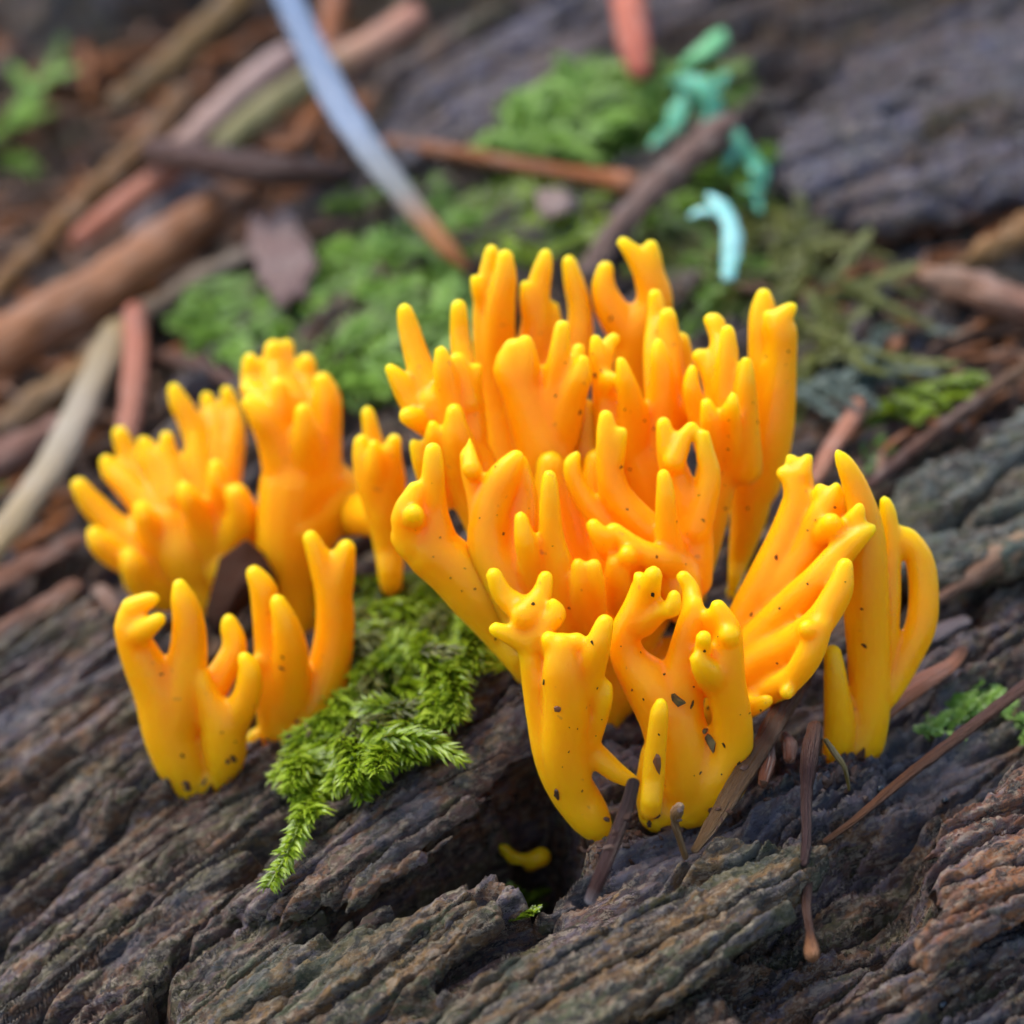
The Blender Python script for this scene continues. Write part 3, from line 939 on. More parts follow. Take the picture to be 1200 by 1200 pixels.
fungus('thick yellow coral fungus with a bowed horned top, front of the large tuft', (710, 985), 0.25, -0.28, [
    ('G', 0.1, [(515, 1060, 36), (455, 960, 84), (370, 830, 96), (300, 700, 82), (258, 550, 66), (232, 400, 60), (205, 270, 54)]),
    ('G', 0.1, [(215, 260, 52), (140, 225, 44), (72, 196, 36)]),
    ('G', 0.1, [(210, 240, 50), (275, 180, 46), (318, 130, 42), (300, 85, 20)]),
    ('G', 0.3, [(200, 260, 46), (190, 140, 60), (100, 60, 46), (65, -20, 40)]),
    ('G', 0.3, [(190, 140, 60), (255, 60, 44), (272, -10, 36)]),
    ('G', -0.15, [(400, 900, 80), (350, 700, 96), (352, 520, 92), (340, 360, 84), (336, 270, 72)]),
    ('G', -0.15, [(340, 320, 70), (285, 236, 34)]),
    ('G', -0.15, [(340, 320, 70), (396, 244, 36)]),
    ('G', -0.2, [(390, 560, 70), (445, 400, 60), (480, 270, 54), (510, 172, 42)]),
    ('G', -0.1, [(400, 740, 60), (470, 590, 44), (508, 470, 38), (516, 425, 31)]),
    ('G', 0.0, [(400, 660, 64), (480, 710, 52), (560, 775, 42), (625, 810, 32)]),
], GM)
fungus('stout dirt specked yellow coral fungus with swollen tips, front of the large tuft', (800, 960), 0.3, -0.3, [
    ('G', 0.1, [(800, 960, 70), (850, 850, 120), (820, 700, 135), (770, 540, 130), (690, 420, 110), (610, 320, 76), (590, 220, 62), (640, 120, 60), (655, 30, 46)]),
    ('F', 0.05, [(440, 950, 70), (460, 850, 56), (436, 785, 32)]),
    ('F', -0.1, [(470, 900, 60), (502, 775, 42)]),
    ('F', -0.15, [(450, 1000, 70), (540, 945, 42), (592, 930, 44), (600, 876, 36)]),
    ('G', 0.05, [(810, 640, 110), (815, 430, 90), (835, 270, 64), (862, 150, 52), (872, 98, 42)]),
    ('F', 0.25, [(690, 1000, 60), (680, 850, 40), (642, 785, 36)]),
    ('F', 0.2, [(690, 920, 50), (684, 835, 30)]),
    ('G', -0.1, [(860, 900, 100), (970, 800, 120), (1015, 680, 96), (1022, 560, 84), (1000, 420, 80), (1000, 300, 72), (1005, 200, 56), (965, 108, 38)]),
    ('G', -0.05, [(1000, 260, 60), (925, 140, 26)]),
    ('G', (-0.2, -0.4), [(980, 420, 76), (915, 365, 54), (882, 318, 38)]),
    ('G', (-0.3, -0.45), [(900, 330, 40), (908, 232, 32)]),
    ('G', -0.22, [(1000, 280, 50), (1010, 220, 46)]),
    ('G', 0.1, [(730, 930, 90), (700, 840, 70), (720, 700, 80)]),
], GM)
fungus('single plain yellow club shaped fungus leaning on the front of the large tuft', (763, 955), 0.0, -0.35, [
    ('G', -0.05, [(696, 912, 46), (705, 800, 50), (718, 650, 45), (730, 530, 40), (735, 496, 31)]),
], GM, voxel=0.028)
fungus('tiny yellow fungus lobes sprouting inside the dark crevice', (620, 1005), 1.6, -0.2, [
    ('P', 0, [(622, 1010, 10), (634, 1004, 12)]),
    ('P', 0, [(606, 1008, 6), (592, 996, 7), (588, 992, 5)]),
    ('P', 0, [(600, 1006, 7), (625, 1008, 8)]),
], None, voxel=0.025)

# ------------------------------------------------------------------ twigs, needles and stalks lying on the log
def stick_material(name, cols, rough=0.5, streak=6.0, spec=0.5, dark=0.35, light=0.3):
    """cols: colour stops along the length"""
    m = NT(name)
    t = m.new('ShaderNodeAttribute', attribute_name='along').outputs['Fac']
    c = m.ramp(t, [(p_, tuple(f_ * k_ for f_, k_ in zip((0.92, 0.83, 0.74), q_))) for p_, q_ in cols])
    ob = m.coords(0, (1, 1, 1))
    fv = m.new('ShaderNodeAttribute', attribute_name='fibre').outputs['Vector']
    n = m.noise(fv, streak * 1.6, 6, 0.7)
    c = m.mix(m.ramp(n, [(0.38, dark), (0.62, 0.0)]), c, (0.05, 0.028, 0.016))
    n2 = m.noise(ob, streak * 0.4, 3, 0.5)
    c = m.mix(m.ramp(n2, [(0.5, 0.0), (0.75, light)]), c, (0.30, 0.25, 0.22))
    n3 = m.noise(fv, streak * 4, 4, 0.65)
    c = m.mix(m.ramp(n3, [(0.54, 0.0), (0.70, light * 1.2)]), c, m.mix(0.6, c, (0.75, 0.62, 0.50)))
    nrm = m.bump(n3, 1.0, 0.06)
    m.bsdf(c, rough, nrm, Specular_IOR_Level=spec * 0.5)
    return m.m


def flat_relief(u, v):
    return tilt(u)


def twig(name, label, cat, pts, mat, lift=0.0, flat=1.0, rough=0.25, group=None, cap0='round', cap1='round', sides=14, ridge=0.0, parent=None, seed=None, relief=flat_relief):
    """pts: (px, py, radius px[, extra height cm])"""
    rows = []
    for p in pts:
        h = lift + (p[3] if len(p) > 3 else 0.0)
        pos, z = surf_at(p[0], p[1], h + cmpx(p[2], 4), relief)
        rows.append((pos.x, pos.y, pos.z, cmpx(p[2], z)))
    if seed is None:
        seed = (abs(hash(label)) if False else sum(ord(ch) for ch in (label or name))) % 97
    V, q, t = tube(rows, 0.07, sides, flat, LN, cap0, cap1, min(0.9, rough * 1.7), seed, ridge)
    org = np.array(rows[0][:3])
    n = (len(V) - 2) // sides
    al = np.concatenate([np.repeat(np.linspace(0, 1, n), sides), [0, 1]])
    me = mesh_np(name, V - org, q, t)
    a = me.attributes.new('along', 'FLOAT', 'POINT'); a.data.foreach_set('value', al.astype(np.float32))
    Ltot = float(np.linalg.norm(np.diff(np.array(rows)[:, :3], axis=0), axis=1).sum())
    an = np.concatenate([np.tile(np.arange(sides) / sides * 2 * np.pi, n), [0, 0]])
    rm = float(np.mean([q_[3] for q_ in rows]))
    fb = np.stack([al * Ltot * 0.18 + seed, np.cos(an) * rm * 1.4, np.sin(an) * rm * 1.4], 1)
    a = me.attributes.new('fibre', 'FLOAT_VECTOR', 'POINT'); a.data.foreach_set('vector', fb.astype(np.float32).ravel())
    o = link(name, me, mat)
    o.location = org
    if parent is not None:
        o.parent = parent
        o.location = Vector(org) - parent.location
    else:
        tag(o, label, cat, group)
    return o


S = stick_material
C_ORANGE = [(0.0, (0.26, 0.085, 0.014)), (1.0, (0.34, 0.10, 0.016))]
C_BROWN = [(0.0, (0.13, 0.065, 0.045)), (1.0, (0.10, 0.050, 0.040))]
C_TAN = [(0.0, (0.33, 0.13, 0.045)), (0.5, (0.34, 0.145, 0.060)), (1.0, (0.22, 0.085, 0.024))]
C_PINK = [(0.0, (0.42, 0.13, 0.065)), (1.0, (0.44, 0.19, 0.125))]
C_OCHRE = [(0.0, (0.25, 0.12, 0.022)), (1.0, (0.16, 0.075, 0.018))]
C_STRAW = [(0.0, (0.36, 0.25, 0.08)), (0.5, (0.40, 0.36, 0.28)), (1.0, (0.30, 0.22, 0.08))]

GT = 'twigs of the needle litter'
twig('conifer_needle', 'long blue grey needle blade slanting down to an orange end behind the large tuft', 'needle',
     [(318, -50, 15, 1.9), (345, 15, 16, 1.8), (392, 112, 18, 1.5), (445, 192, 17, 1.2), (500, 262, 14, 0.8), (530, 297, 12, 0.6), (545, 312, 7, 0.5)],
     S('blue_grey_needle', [(0.0, (0.13, 0.20, 0.34)), (0.6, (0.20, 0.28, 0.42)), (0.78, (0.24, 0.26, 0.26)), (0.88, (0.36, 0.16, 0.05)), (1.0, (0.28, 0.09, 0.02))], 0.35, 3, 0.5, 0.15, light=0.06), flat=0.45, rough=0.06, ridge=0.08)
o = twig('leaf_stalk', 'thin orange stalk with a pinkish knob at its tip, lying on moss', 'stalk',
         [(455, 168, 9, 0.3), (540, 180, 9, 0.35), (620, 196, 9, 0.35), (690, 207, 10, 0.35), (728, 214, 14, 0.35), (738, 216, 13, 0.35)],
         S('orange_stalk', C_ORANGE + [(0.0, (0.34, 0.13, 0.03))][:0], 0.4, 5, 0.5, 0.2), rough=0.15)
twig('twig', 'grey brown twig pointing up from behind the large tuft towards the teal lichen', 'twig',
     [(690, 318, 15, 0.2), (735, 256, 16, 0.45), (790, 200, 18, 0.6), (835, 160, 17, 0.75), (852, 145, 13, 0.8)], S('grey_brown_twig', [(0, (0.15, 0.095, 0.080)), (1, (0.19, 0.11, 0.090))], 0.6, 6), group=GT, rough=0.35)
twig('twig', 'dark brown twig lying crosswise over the paler twigs', 'twig',
     [(178, 176, 15, 0.9), (235, 188, 19, 0.9), (310, 199, 19, 0.9), (370, 203, 16, 0.8), (400, 206, 12, 0.7)], S('dark_brown_twig', [(0, (0.09, 0.038, 0.024)), (1, (0.040, 0.020, 0.020))], 0.55, 5, light=0.0), group=GT, rough=0.2)
twig('twig', 'short pink brown twig with a rounded end beneath the dark crosswise twig', 'twig',
     [(95, 280, 14, 0.5), (130, 252, 16, 0.5), (170, 222, 16, 0.5), (215, 190, 15, 0.5)], S('pink_twig', C_PINK, 0.42, 5, 0.5, 0.15), group=GT, rough=0.12)
twig('twig', 'pale pink grey twig above the dark crosswise twig', 'twig',
     [(205, 178, 15, 0.3), (250, 140, 18, 0.35), (295, 98, 18, 0.4), (335, 66, 15, 0.4)], S('pale_pink_twig', [(0, (0.42, 0.27, 0.22)), (1, (0.46, 0.34, 0.33))], 0.4, 5, 0.5, 0.15), group=GT, rough=0.12)
twig('twig', 'olive twig turning pink at its blunt upper end, passing under the blue grey needle', 'twig',
     [(262, 168, 16, 0.55), (320, 122, 18, 0.55), (380, 84, 17, 0.5), (430, 56, 18, 0.5), (482, 22, 17, 0.5)],
     S('olive_pink_twig', [(0, (0.26, 0.25, 0.09)), (0.45, (0.28, 0.26, 0.12)), (0.65, (0.52, 0.30, 0.20)), (1, (0.58, 0.27, 0.20))], 0.42, 5, 0.5, 0.15), group=GT, rough=0.12)
twig('twig', 'thin bent orange twig rising past the blue grey needle', 'twig',
     [(300, 172, 10, 0.3), (342, 172, 12, 0.3), (364, 145, 13, 0.3), (376, 90, 13, 0.3), (388, 30, 14, 0.3), (396, -40, 14, 0.3)], S('orange_twig', C_ORANGE, 0.5, 5, 0.4, 0.35), group=GT)
twig('twig', 'slender ochre twig with a frayed upper end, sloping to the picture edge', 'twig',
     [(-10, 348, 12, 0.4), (30, 306, 13, 0.4), (75, 262, 13, 0.4), (120, 218, 15, 0.45), (165, 175, 16, 0.5), (195, 140, 14, 0.5), (215, 112, 15, 0.5)], S('ochre_twig', C_OCHRE, 0.6, 6), group=GT, rough=0.4)
twig('twig', 'straight ochre twig at the top edge above the litter', 'twig',
     [(140, 122, 15, 0.3), (195, 78, 17, 0.3), (250, 28, 18, 0.3), (310, -40, 18, 0.3)], S('ochre_brown_twig', [(0, (0.13, 0.075, 0.018)), (1, (0.24, 0.14, 0.032))], 0.55, 5), group=GT)
twig('twig', 'thickest tan brown twig, lying across the litter from the edge', 'twig',
     [(-60, 448, 34, 0.3), (20, 395, 34, 0.3), (100, 350, 33, 0.3), (170, 305, 31, 0.3), (235, 255, 28, 0.25), (285, 222, 22, 0.2)], S('tan_twig', C_TAN, 0.5, 4, 0.5, 0.3), group=GT, rough=0.15)
twig('twig', 'short grey twig tucked under the thick tan twig', 'twig',
     [(165, 268, 16, 0.0), (210, 232, 20, 0.05), (250, 200, 18, 0.1)], S('blue_grey_twig', [(0, (0.22, 0.20, 0.24)), (1, (0.30, 0.29, 0.34))], 0.45, 5), group=GT)
twig('grass_stalk', 'pale straw stalk fading to yellow ends, left of the small tuft', 'stalk',
     [(-30, 668, 19, 0.3), (25, 598, 20, 0.35), (62, 545, 20, 0.4), (95, 480, 20, 0.4), (118, 430, 20, 0.4), (138, 388, 18, 0.35)], S('straw_stalk', C_STRAW, 0.5, 4, 0.5, 0.15), flat=0.7, rough=0.1)
twig('twig', 'short upright pink twig behind the small tuft', 'twig',
     [(158, 368, 14, 0.5), (159, 420, 15, 0.5), (155, 470, 15, 0.4), (148, 515, 14, 0.3)], S('upright_pink_twig', C_PINK, 0.4, 5, 0.5, 0.15), group=GT, rough=0.1)
twig('twig', 'grey tan twig running beneath the thick tan twig towards the moss', 'twig',
     [(105, 420, 13, 0.1), (170, 368, 14, 0.1), (230, 330, 13, 0.1), (290, 300, 11, 0.1)], S('grey_tan_twig', [(0, (0.24, 0.16, 0.09)), (1, (0.26, 0.22, 0.18))], 0.6, 6), group=GT, rough=0.35)
twig('twig', 'thin dark curved twig above the small tuft', 'twig',
     [(175, 418, 9, 0.2), (215, 425, 10, 0.25), (255, 440, 10, 0.2), (300, 470, 9, 0.1)], S('dark_thin_twig', C_BROWN, 0.6, 6, light=0.0), group=GT)
twig('twig', 'ochre brown twig half buried above the straw stalk', 'twig',
     [(10, 500, 18, 0.0), (60, 462, 20, 0.05), (110, 430, 16, 0.05)], S('buried_twig', [(0, (0.20, 0.12, 0.06)), (1, (0.34, 0.20, 0.07))], 0.6, 6), group=GT)
twig('twig', 'reddish brown twig at the picture edge above the straw stalk', 'twig',
     [(-30, 555, 20, 0.1), (20, 530, 22, 0.1), (68, 505, 18, 0.1)], S('reddish_twig', [(0, (0.22, 0.10, 0.07)), (1, (0.25, 0.13, 0.10))], 0.55, 6), group=GT)
twig('bark_strip', 'rust brown bark strip below the straw stalk', 'bark',
     [(-20, 690, 16, 0.2), (40, 660, 18, 0.2), (95, 632, 12, 0.2)], S('rust_bark', [(0, (0.22, 0.085, 0.04)), (1, (0.12, 0.05, 0.03))], 0.6, 7), flat=0.5, rough=0.4, group='bark strips')
twig('bark_strip', 'brown bark strip lowest beside the grey wood, under the rust brown strip', 'bark',
     [(-20, 752, 15, 0.1), (35, 722, 18, 0.15), (85, 690, 14, 0.15)], S('brown_bark', [(0, (0.16, 0.07, 0.04)), (1, (0.20, 0.09, 0.05))], 0.6, 7), flat=0.5, rough=0.4, group='bark strips')
twig('bark_strip', 'short brown bark chip touching the foot of the small tuft', 'bark',
     [(115, 745, 12, 0.1), (128, 715, 14, 0.2), (118, 690, 10, 0.2)], S('chip_bark', [(0, (0.20, 0.13, 0.11)), (1, (0.26, 0.12, 0.05))], 0.6, 7), flat=0.5, rough=0.4, group='bark strips')
twig('twig', 'red pink twig hanging in from the top edge above moss', 'twig',
     [(733, -40, 18, 0.8), (738, 20, 20, 0.8), (746, 62, 18, 0.8), (750, 84, 13, 0.8)], S('red_twig', [(0, (0.50, 0.10, 0.030)), (0.5, (0.48, 0.13, 0.065)), (1, (0.38, 0.085, 0.05))], 0.45, 4, 0.5, 0.15), rough=0.15)
twig('twig', 'pinkish brown twig at the far edge of the tangled olive moss', 'twig',
     [(1085, 325, 14, 0.3), (1130, 335, 20, 0.3), (1180, 352, 20, 0.3), (1260, 372, 18, 0.3)], S('pinkish_brown_twig', [(0, (0.30, 0.16, 0.08)), (1, (0.30, 0.15, 0.12))], 0.55, 5), rough=0.3)
twig('twig', 'orange brown twig above the pinkish brown one near the edge', 'twig',
     [(1130, 310, 10, 0.3), (1175, 285, 16, 0.3), (1260, 235, 16, 0.3)], S('orange_brown_twig', [(0, (0.26, 0.14, 0.04)), (1, (0.30, 0.15, 0.05))], 0.6, 5), rough=0.4)
twig('conifer_needle', 'salmon coloured needle behind the narrow fungus standing apart', 'needle',
     [(955, 562, 9, 0.2), (975, 525, 11, 0.3), (998, 490, 11, 0.4), (1005, 470, 8, 0.4)], S('salmon_needle', [(0, (0.40, 0.18, 0.11)), (1, (0.42, 0.15, 0.07))], 0.45, 5, 0.5, 0.2), flat=0.6, rough=0.15)
twig('conifer_needle', 'flat orange brown needle poking out behind the narrow fungus, dark at the end', 'needle',
     [(1020, 842, 17, 0.3), (1060, 812, 17, 0.35), (1100, 788, 13, 0.4), (1118, 776, 9, 0.4), (1127, 764, 8, 0.42)],
     S('flat_orange_needle', [(0, (0.30, 0.10, 0.035)), (0.75, (0.26, 0.10, 0.045)), (0.88, (0.08, 0.03, 0.014)), (1, (0.20, 0.06, 0.016))], 0.5, 4, 0.5, 0.2), flat=0.35, rough=0.1)
twig('twig', 'long thin brown twig rising to the edge beside the splintered wood', 'twig',
     [(968, 985, 4, 0.3), (1000, 962, 5, 0.4), (1060, 912, 7, 0.5), (1130, 858, 8, 0.6), (1230, 782, 9, 0.7)], S('long_brown_twig', [(0, (0.13, 0.055, 0.022)), (0.5, (0.085, 0.032, 0.014)), (1, (0.075, 0.028, 0.014))], 0.5, 7, 0.5, 0.3, light=0.0), flat=0.6, rough=0.15)
twig('grass_stalk', 'flattened translucent tan stalk squeezed behind the front fungus', 'stalk',
     [(815, 996, 5, 0.45), (840, 958, 10, 0.5), (868, 912, 12, 0.6), (900, 862, 12, 0.7), (930, 808, 13, 0.8), (955, 762, 12, 0.8)],
     S('tan_stalk', [(0, (0.12, 0.070, 0.022)), (0.5, (0.080, 0.038, 0.016)), (1, (0.060, 0.024, 0.012))], 0.35, 6, 0.5, 0.3, light=0.0), flat=0.45, rough=0.12, ridge=0.1)
twig('conifer_needle', 'dark purple brown needle standing upright beside the narrow fungus foot', 'needle',
     [(955, 852, 9, 1.0), (949, 885, 11, 0.9), (945, 930, 7, 0.75), (945, 985, 6, 0.6), (942, 1012, 5, 0.5)],
     S('purple_needle', [(0, (0.090, 0.036, 0.020)), (0.4, (0.038, 0.017, 0.017)), (1, (0.060, 0.034, 0.036))], 0.35, 6, 0.25, 0.3, light=0.0), flat=0.6, rough=0.15)
twig('conifer_needle', 'brown needle with a tan bulb at its lower end, hanging over the slab edge', 'needle',
     [(948, 1020, 6, 0.35), (945, 1060, 6, 0.3), (949, 1092, 5, 0.3), (951, 1112, 9, 0.3), (952, 1119, 9, 0.3)],
     S('bulb_needle', [(0, (0.035, 0.014, 0.008)), (0.6, (0.060, 0.022, 0.010)), (0.8, (0.24, 0.11, 0.045)), (1, (0.30, 0.14, 0.06))], 0.45, 6, 0.5, 0.2, light=0.0), rough=0.1)
twig('conifer_needle', 'shiny dark brown needle with a pale split end, in front of the large tuft', 'needle',
     [(742, 918, 7, 1.35), (735, 945, 8, 1.25), (720, 985, 8, 1.1), (705, 1022, 8, 0.95), (692, 1054, 7, 0.8)],
     S('shiny_needle', [(0, (0.010, 0.006, 0.005)), (0.3, (0.022, 0.008, 0.006)), (0.75, (0.045, 0.018, 0.016)), (0.88, (0.25, 0.23, 0.26)), (1, (0.42, 0.42, 0.48))], 0.28, 6, 0.25, 0.2, light=0.0), flat=0.7, rough=0.05, ridge=0.12)
twig('twig', 'short brown twig with a pale broken end at the edge, below the grey green ridge', 'twig',
     [(1095, 705, 6, 0.3), (1135, 680, 9, 0.35), (1170, 655, 15, 0.4), (1195, 640, 15, 0.4), (1215, 632, 10, 0.4)], S('pale_end_twig', [(0, (0.22, 0.12, 0.09)), (0.5, (0.24, 0.14, 0.09)), (1, (0.46, 0.34, 0.18))], 0.55, 7), rough=0.35)
twig('twig', 'brown ochre twig lying along the top of the grey green ridge', 'twig',
     [(1005, 580, 6, 0.3), (1060, 535, 8, 0.3), (1130, 482, 8, 0.3), (1200, 432, 8, 0.3), (1280, 380, 8, 0.3)], S('ridge_twig', [(0, (0.10, 0.040, 0.032)), (0.5, (0.12, 0.055, 0.025)), (1, (0.18, 0.10, 0.025))], 0.6, 6), rough=0.4)
twig('conifer_needle', 'blue grey needle fragment showing behind the arching branch of the narrow fungus', 'needle',
     [(1040, 770, 10, 0.1), (1090, 745, 12, 0.15), (1130, 728, 9, 0.15)], S('greyish_needle', [(0, (0.20, 0.16, 0.17)), (1, (0.16, 0.14, 0.16))], 0.45, 6), flat=0.5)
twig('bud_scale', 'small pinkish bud in the dark gap beside the tan stalk, the upper one', 'bud',
     [(920, 862, 5, 0.6), (925, 874, 9, 0.6), (925, 888, 7, 0.6)], S('pink_bud', [(0, (0.11, 0.032, 0.014)), (1, (0.20, 0.065, 0.028))], 0.4, 6, 0.5, 0.1), group='pinkish buds')
twig('bud_scale', 'long pinkish bud in the dark gap beside the tan stalk, the lower one', 'bud',
     [(902, 872, 6, 0.6), (899, 895, 9, 0.6), (894, 918, 6, 0.6)], S('pink_bud_long', [(0, (0.08, 0.024, 0.012)), (1, (0.18, 0.06, 0.026))], 0.4, 6, 0.5, 0.1), group='pinkish buds')
twig('sporeling', 'tiny tan stalk with a whitish head under the front fungus', 'stalk',
     [(803, 1004, 4, 0.4), (797, 985, 4, 0.55), (791, 966, 5, 0.7), (793, 952, 8, 0.8), (796, 946, 6, 0.85)], S('tiny_stalk', [(0, (0.16, 0.09, 0.03)), (0.7, (0.16, 0.085, 0.03)), (1, (0.45, 0.34, 0.24))], 0.4, 6, 0.5, 0.1), rough=0.1)
twig('olive_grass', 'hair thin olive blade curling at the foot of the narrow fungus', 'grass',
     [(968, 868, 3, 0.9), (980, 885, 4, 0.8), (990, 900, 3, 0.7), (995, 925, 2, 0.5)], S('olive_blade', [(0, (0.16, 0.12, 0.03)), (1, (0.20, 0.16, 0.04))], 0.5, 6), rough=0.05)


def flake(name, label, cat, outline, h, mat, thick=0.05, curl=0.15, seed=0, group=None):
    """irregular flat chip: outline in photo pixels on the wood plane raised by h"""
    pts = [surf_at(x, y, h, flat_relief)[0] for x, y in outline]
    c = sum(pts, Vector()) / len(pts)
    P = [p - c for p in pts]
    rings = []
    ks = (0.0, 0.35, 0.7, 1.0)
    bm = bmesh.new()
    n = len(P)
    lay = []
    N = LN
    for side in (1, -1):
        row = [[bm.verts.new(N * (thick * side))]]
        for k in ks[1:]:
            row.append([bm.verts.new(p * k + N * (thick * side * (1 if k < 1 else 0.4) + curl * k * k * math.sin(i * 1.7 + seed)))
                        for i, p in enumerate(P)])
        lay.append(row)
    for s, row in enumerate(lay):
        for i in range(n):
            j = (i + 1) % n
            f = (row[0][0], row[1][i], row[1][j])
            bm.faces.new(f if s == 0 else f[::-1])
            for r in (1, 2):
                f = (row[r][i], row[r + 1][i], row[r + 1][j], row[r][j])
                bm.faces.new(f if s == 0 else f[::-1])
    for i in range(n):
        j = (i + 1) % n
        bm.faces.new((lay[0][3][i], lay[1][3][i], lay[1][3][j], lay[0][3][j]))
    bmesh.ops.recalc_face_normals(bm, faces=bm.faces)
    me = bpy.data.meshes.new(name)
    bm.to_mesh(me); bm.free()
    cv = np.array([tuple(q_.co) for q_ in me.vertices])
    a = me.attributes.new('fibre', 'FLOAT_VECTOR', 'POINT'); a.data.foreach_set('vector', cv.astype(np.float32).ravel())
    for p in me.polygons: p.use_smooth = True
    o = link(name, me, mat)
    o.location = c
    return tag(o, label, cat, group)


FLAKE = S('mauve_flake', [(0, (0.20, 0.13, 0.125)), (1, (0.20, 0.13, 0.125))], 0.6, 5, 0.5, 0.3)
flake('bark_flake', 'mauve brown bark flake lying on moss left of the blue grey needle', 'bark',
      [(292, 268), (298, 250), (315, 252), (328, 242), (345, 252), (352, 268), (368, 282), (364, 298), (374, 318), (360, 330), (362, 348), (342, 352), (336, 366), (322, 350), (312, 336), (300, 326), (302, 306), (288, 292)], 0.5, FLAKE, 0.05, 0.08, 1)
flake('bark_flake', 'small pale mauve flake on moss below the orange stalk', 'bark',
      [(628, 225), (655, 218), (670, 232), (668, 250), (645, 255), (630, 243)], 0.5, S('pale_flake', [(0, (0.30, 0.22, 0.20)), (1, (0.30, 0.22, 0.20))], 0.6, 6), 0.05, 0.05, 3)
DARKFL = S('dark_crumb', [(0, (0.05, 0.018, 0.010)), (1, (0.05, 0.018, 0.010))], 0.8, 8, 0.2, 0.6, light=0.0)
flake('bark_flake', 'dark red brown bark crumb held inside the left tuft between its stems', 'bark',
      [(240, 700), (258, 672), (290, 660), (318, 648), (325, 672), (308, 695), (280, 712), (255, 718)], 0.75, DARKFL, 0.20, 0.25, 5)

# scattered bark crumbs and broken needles that nobody could count
rng = random.Random(11)
LITTER_MATS = [S('litter_brown', [(0, (0.07, 0.032, 0.018)), (1, (0.10, 0.05, 0.035))], 0.6, 7),
               S('litter_rust', [(0, (0.34, 0.12, 0.030)), (1, (0.34, 0.12, 0.030))], 0.6, 7),
               S('litter_grey', [(0, (0.30, 0.17, 0.11)), (1, (0.12, 0.10, 0.11))], 0.6, 7)]


def litter(label, poly, count, seed, rmin=4, rmax=11, lmin=18, lmax=60):
    rg = random.Random(seed)
    P = np.array(poly, float)
    mbs = [MB(), MB(), MB()]
    als = [[], [], []]
    k = 0
    while k < count:
        x = rg.uniform(P[:, 0].min(), P[:, 0].max()); y = rg.uniform(P[:, 1].min(), P[:, 1].max())
        if poly_sd(P, np.array([x]), np.array([y]))[0] < 0: continue
        k += 1
        a = rg.gauss(0.6, 0.6); L = rg.uniform(lmin, lmax); r = rg.uniform(rmin, rmax) * (0.7 if L > 40 else 1)
        p0, z0 = surf_at(x, y, rg.uniform(0.0, 0.25), base_relief)
        d = Vector((math.cos(a), 0, 0)) + LV * math.sin(a) + LN * rg.uniform(-0.25, 0.25)
        Lc = cmpx(L, z0)
        bend = LN * rg.uniform(-0.1, 0.1) * Lc
        q = [p0 - d * Lc / 2, p0 + bend, p0 + d * Lc / 2]
        rc = cmpx(r, z0)
        rows = [(*q[0], rc * rg.uniform(0.5, 1)), (*q[1], rc), (*q[2], rc * rg.uniform(0.4, 0.9))]
        V, qq, t = tube(rows, 0.12, 7, rg.uniform(0.35, 0.9), LN, 'round', 'round', 0.5, k)
        mbs[k % 3].add(V, qq, t)
    for i in range(3):
        me = mbs[i].mesh('bark_litter')
        cv = np.vstack(mbs[i].v)
        a = me.attributes.new('fibre', 'FLOAT_VECTOR', 'POINT'); a.data.foreach_set('vector', cv.astype(np.float32).ravel())
        o = link('bark_litter', me, LITTER_MATS[i])
        tag(o, label + (' (brown)', ' (rust coloured)', ' (grey)')[i].replace('(', '').replace(')', ''), 'litter', kind='stuff')


litter('crumbs and needle scraps under the twigs', [(-60, 60), (240, 20), (480, 60), (420, 260), (240, 300), (240, 440), (120, 640), (-60, 740)], 420, 3, 5, 13, 30, 170)
litter('crumbs and needle scraps among the tangled olive moss', [(860, 330), (960, 250), (1230, 220), (1230, 460), (1010, 560), (900, 560)], 260, 5, 4, 10, 18, 90)

# ------------------------------------------------------------------ teal lichen
LICH = NT('teal_lichen')
_c = LICH.coords()
LICH.bsdf(LICH.mix(LICH.ramp(LICH.noise(_c, 2.5, 3, 0.5), [(0.35, 0), (0.65, 1)]), (0.035, 0.20, 0.10), (0.12, 0.36, 0.23)), 0.75,
          LICH.bump(LICH.noise(_c, 14, 4, 0.6), 0.4, 0.02), Subsurface_Weight=0.3, Subsurface_Scale=0.1)
LICH = LICH.m
LGREEN = NT('green_lichen'); LGREEN.bsdf((0.12, 0.36, 0.14), 0.6); LGREEN = LGREEN.m
LCYAN = NT('cyan_lichen'); LCYAN.bsdf(LCYAN.mix(LCYAN.ramp(LCYAN.noise(LCYAN.coords(), 4, 3, 0.5), [(0.4, 0), (0.6, 1)]), (0.17, 0.42, 0.37), (0.27, 0.54, 0.49)), 0.55, Subsurface_Weight=0.3, Subsurface_Scale=0.1); LCYAN = LCYAN.m
lich = link('lichen', None)
lich.location = surf_at(820, 170, 0.0, flat_relief)[0]
tag(lich, 'teal green lichen with stubby bent lobes behind the grey brown twig', 'lichen')
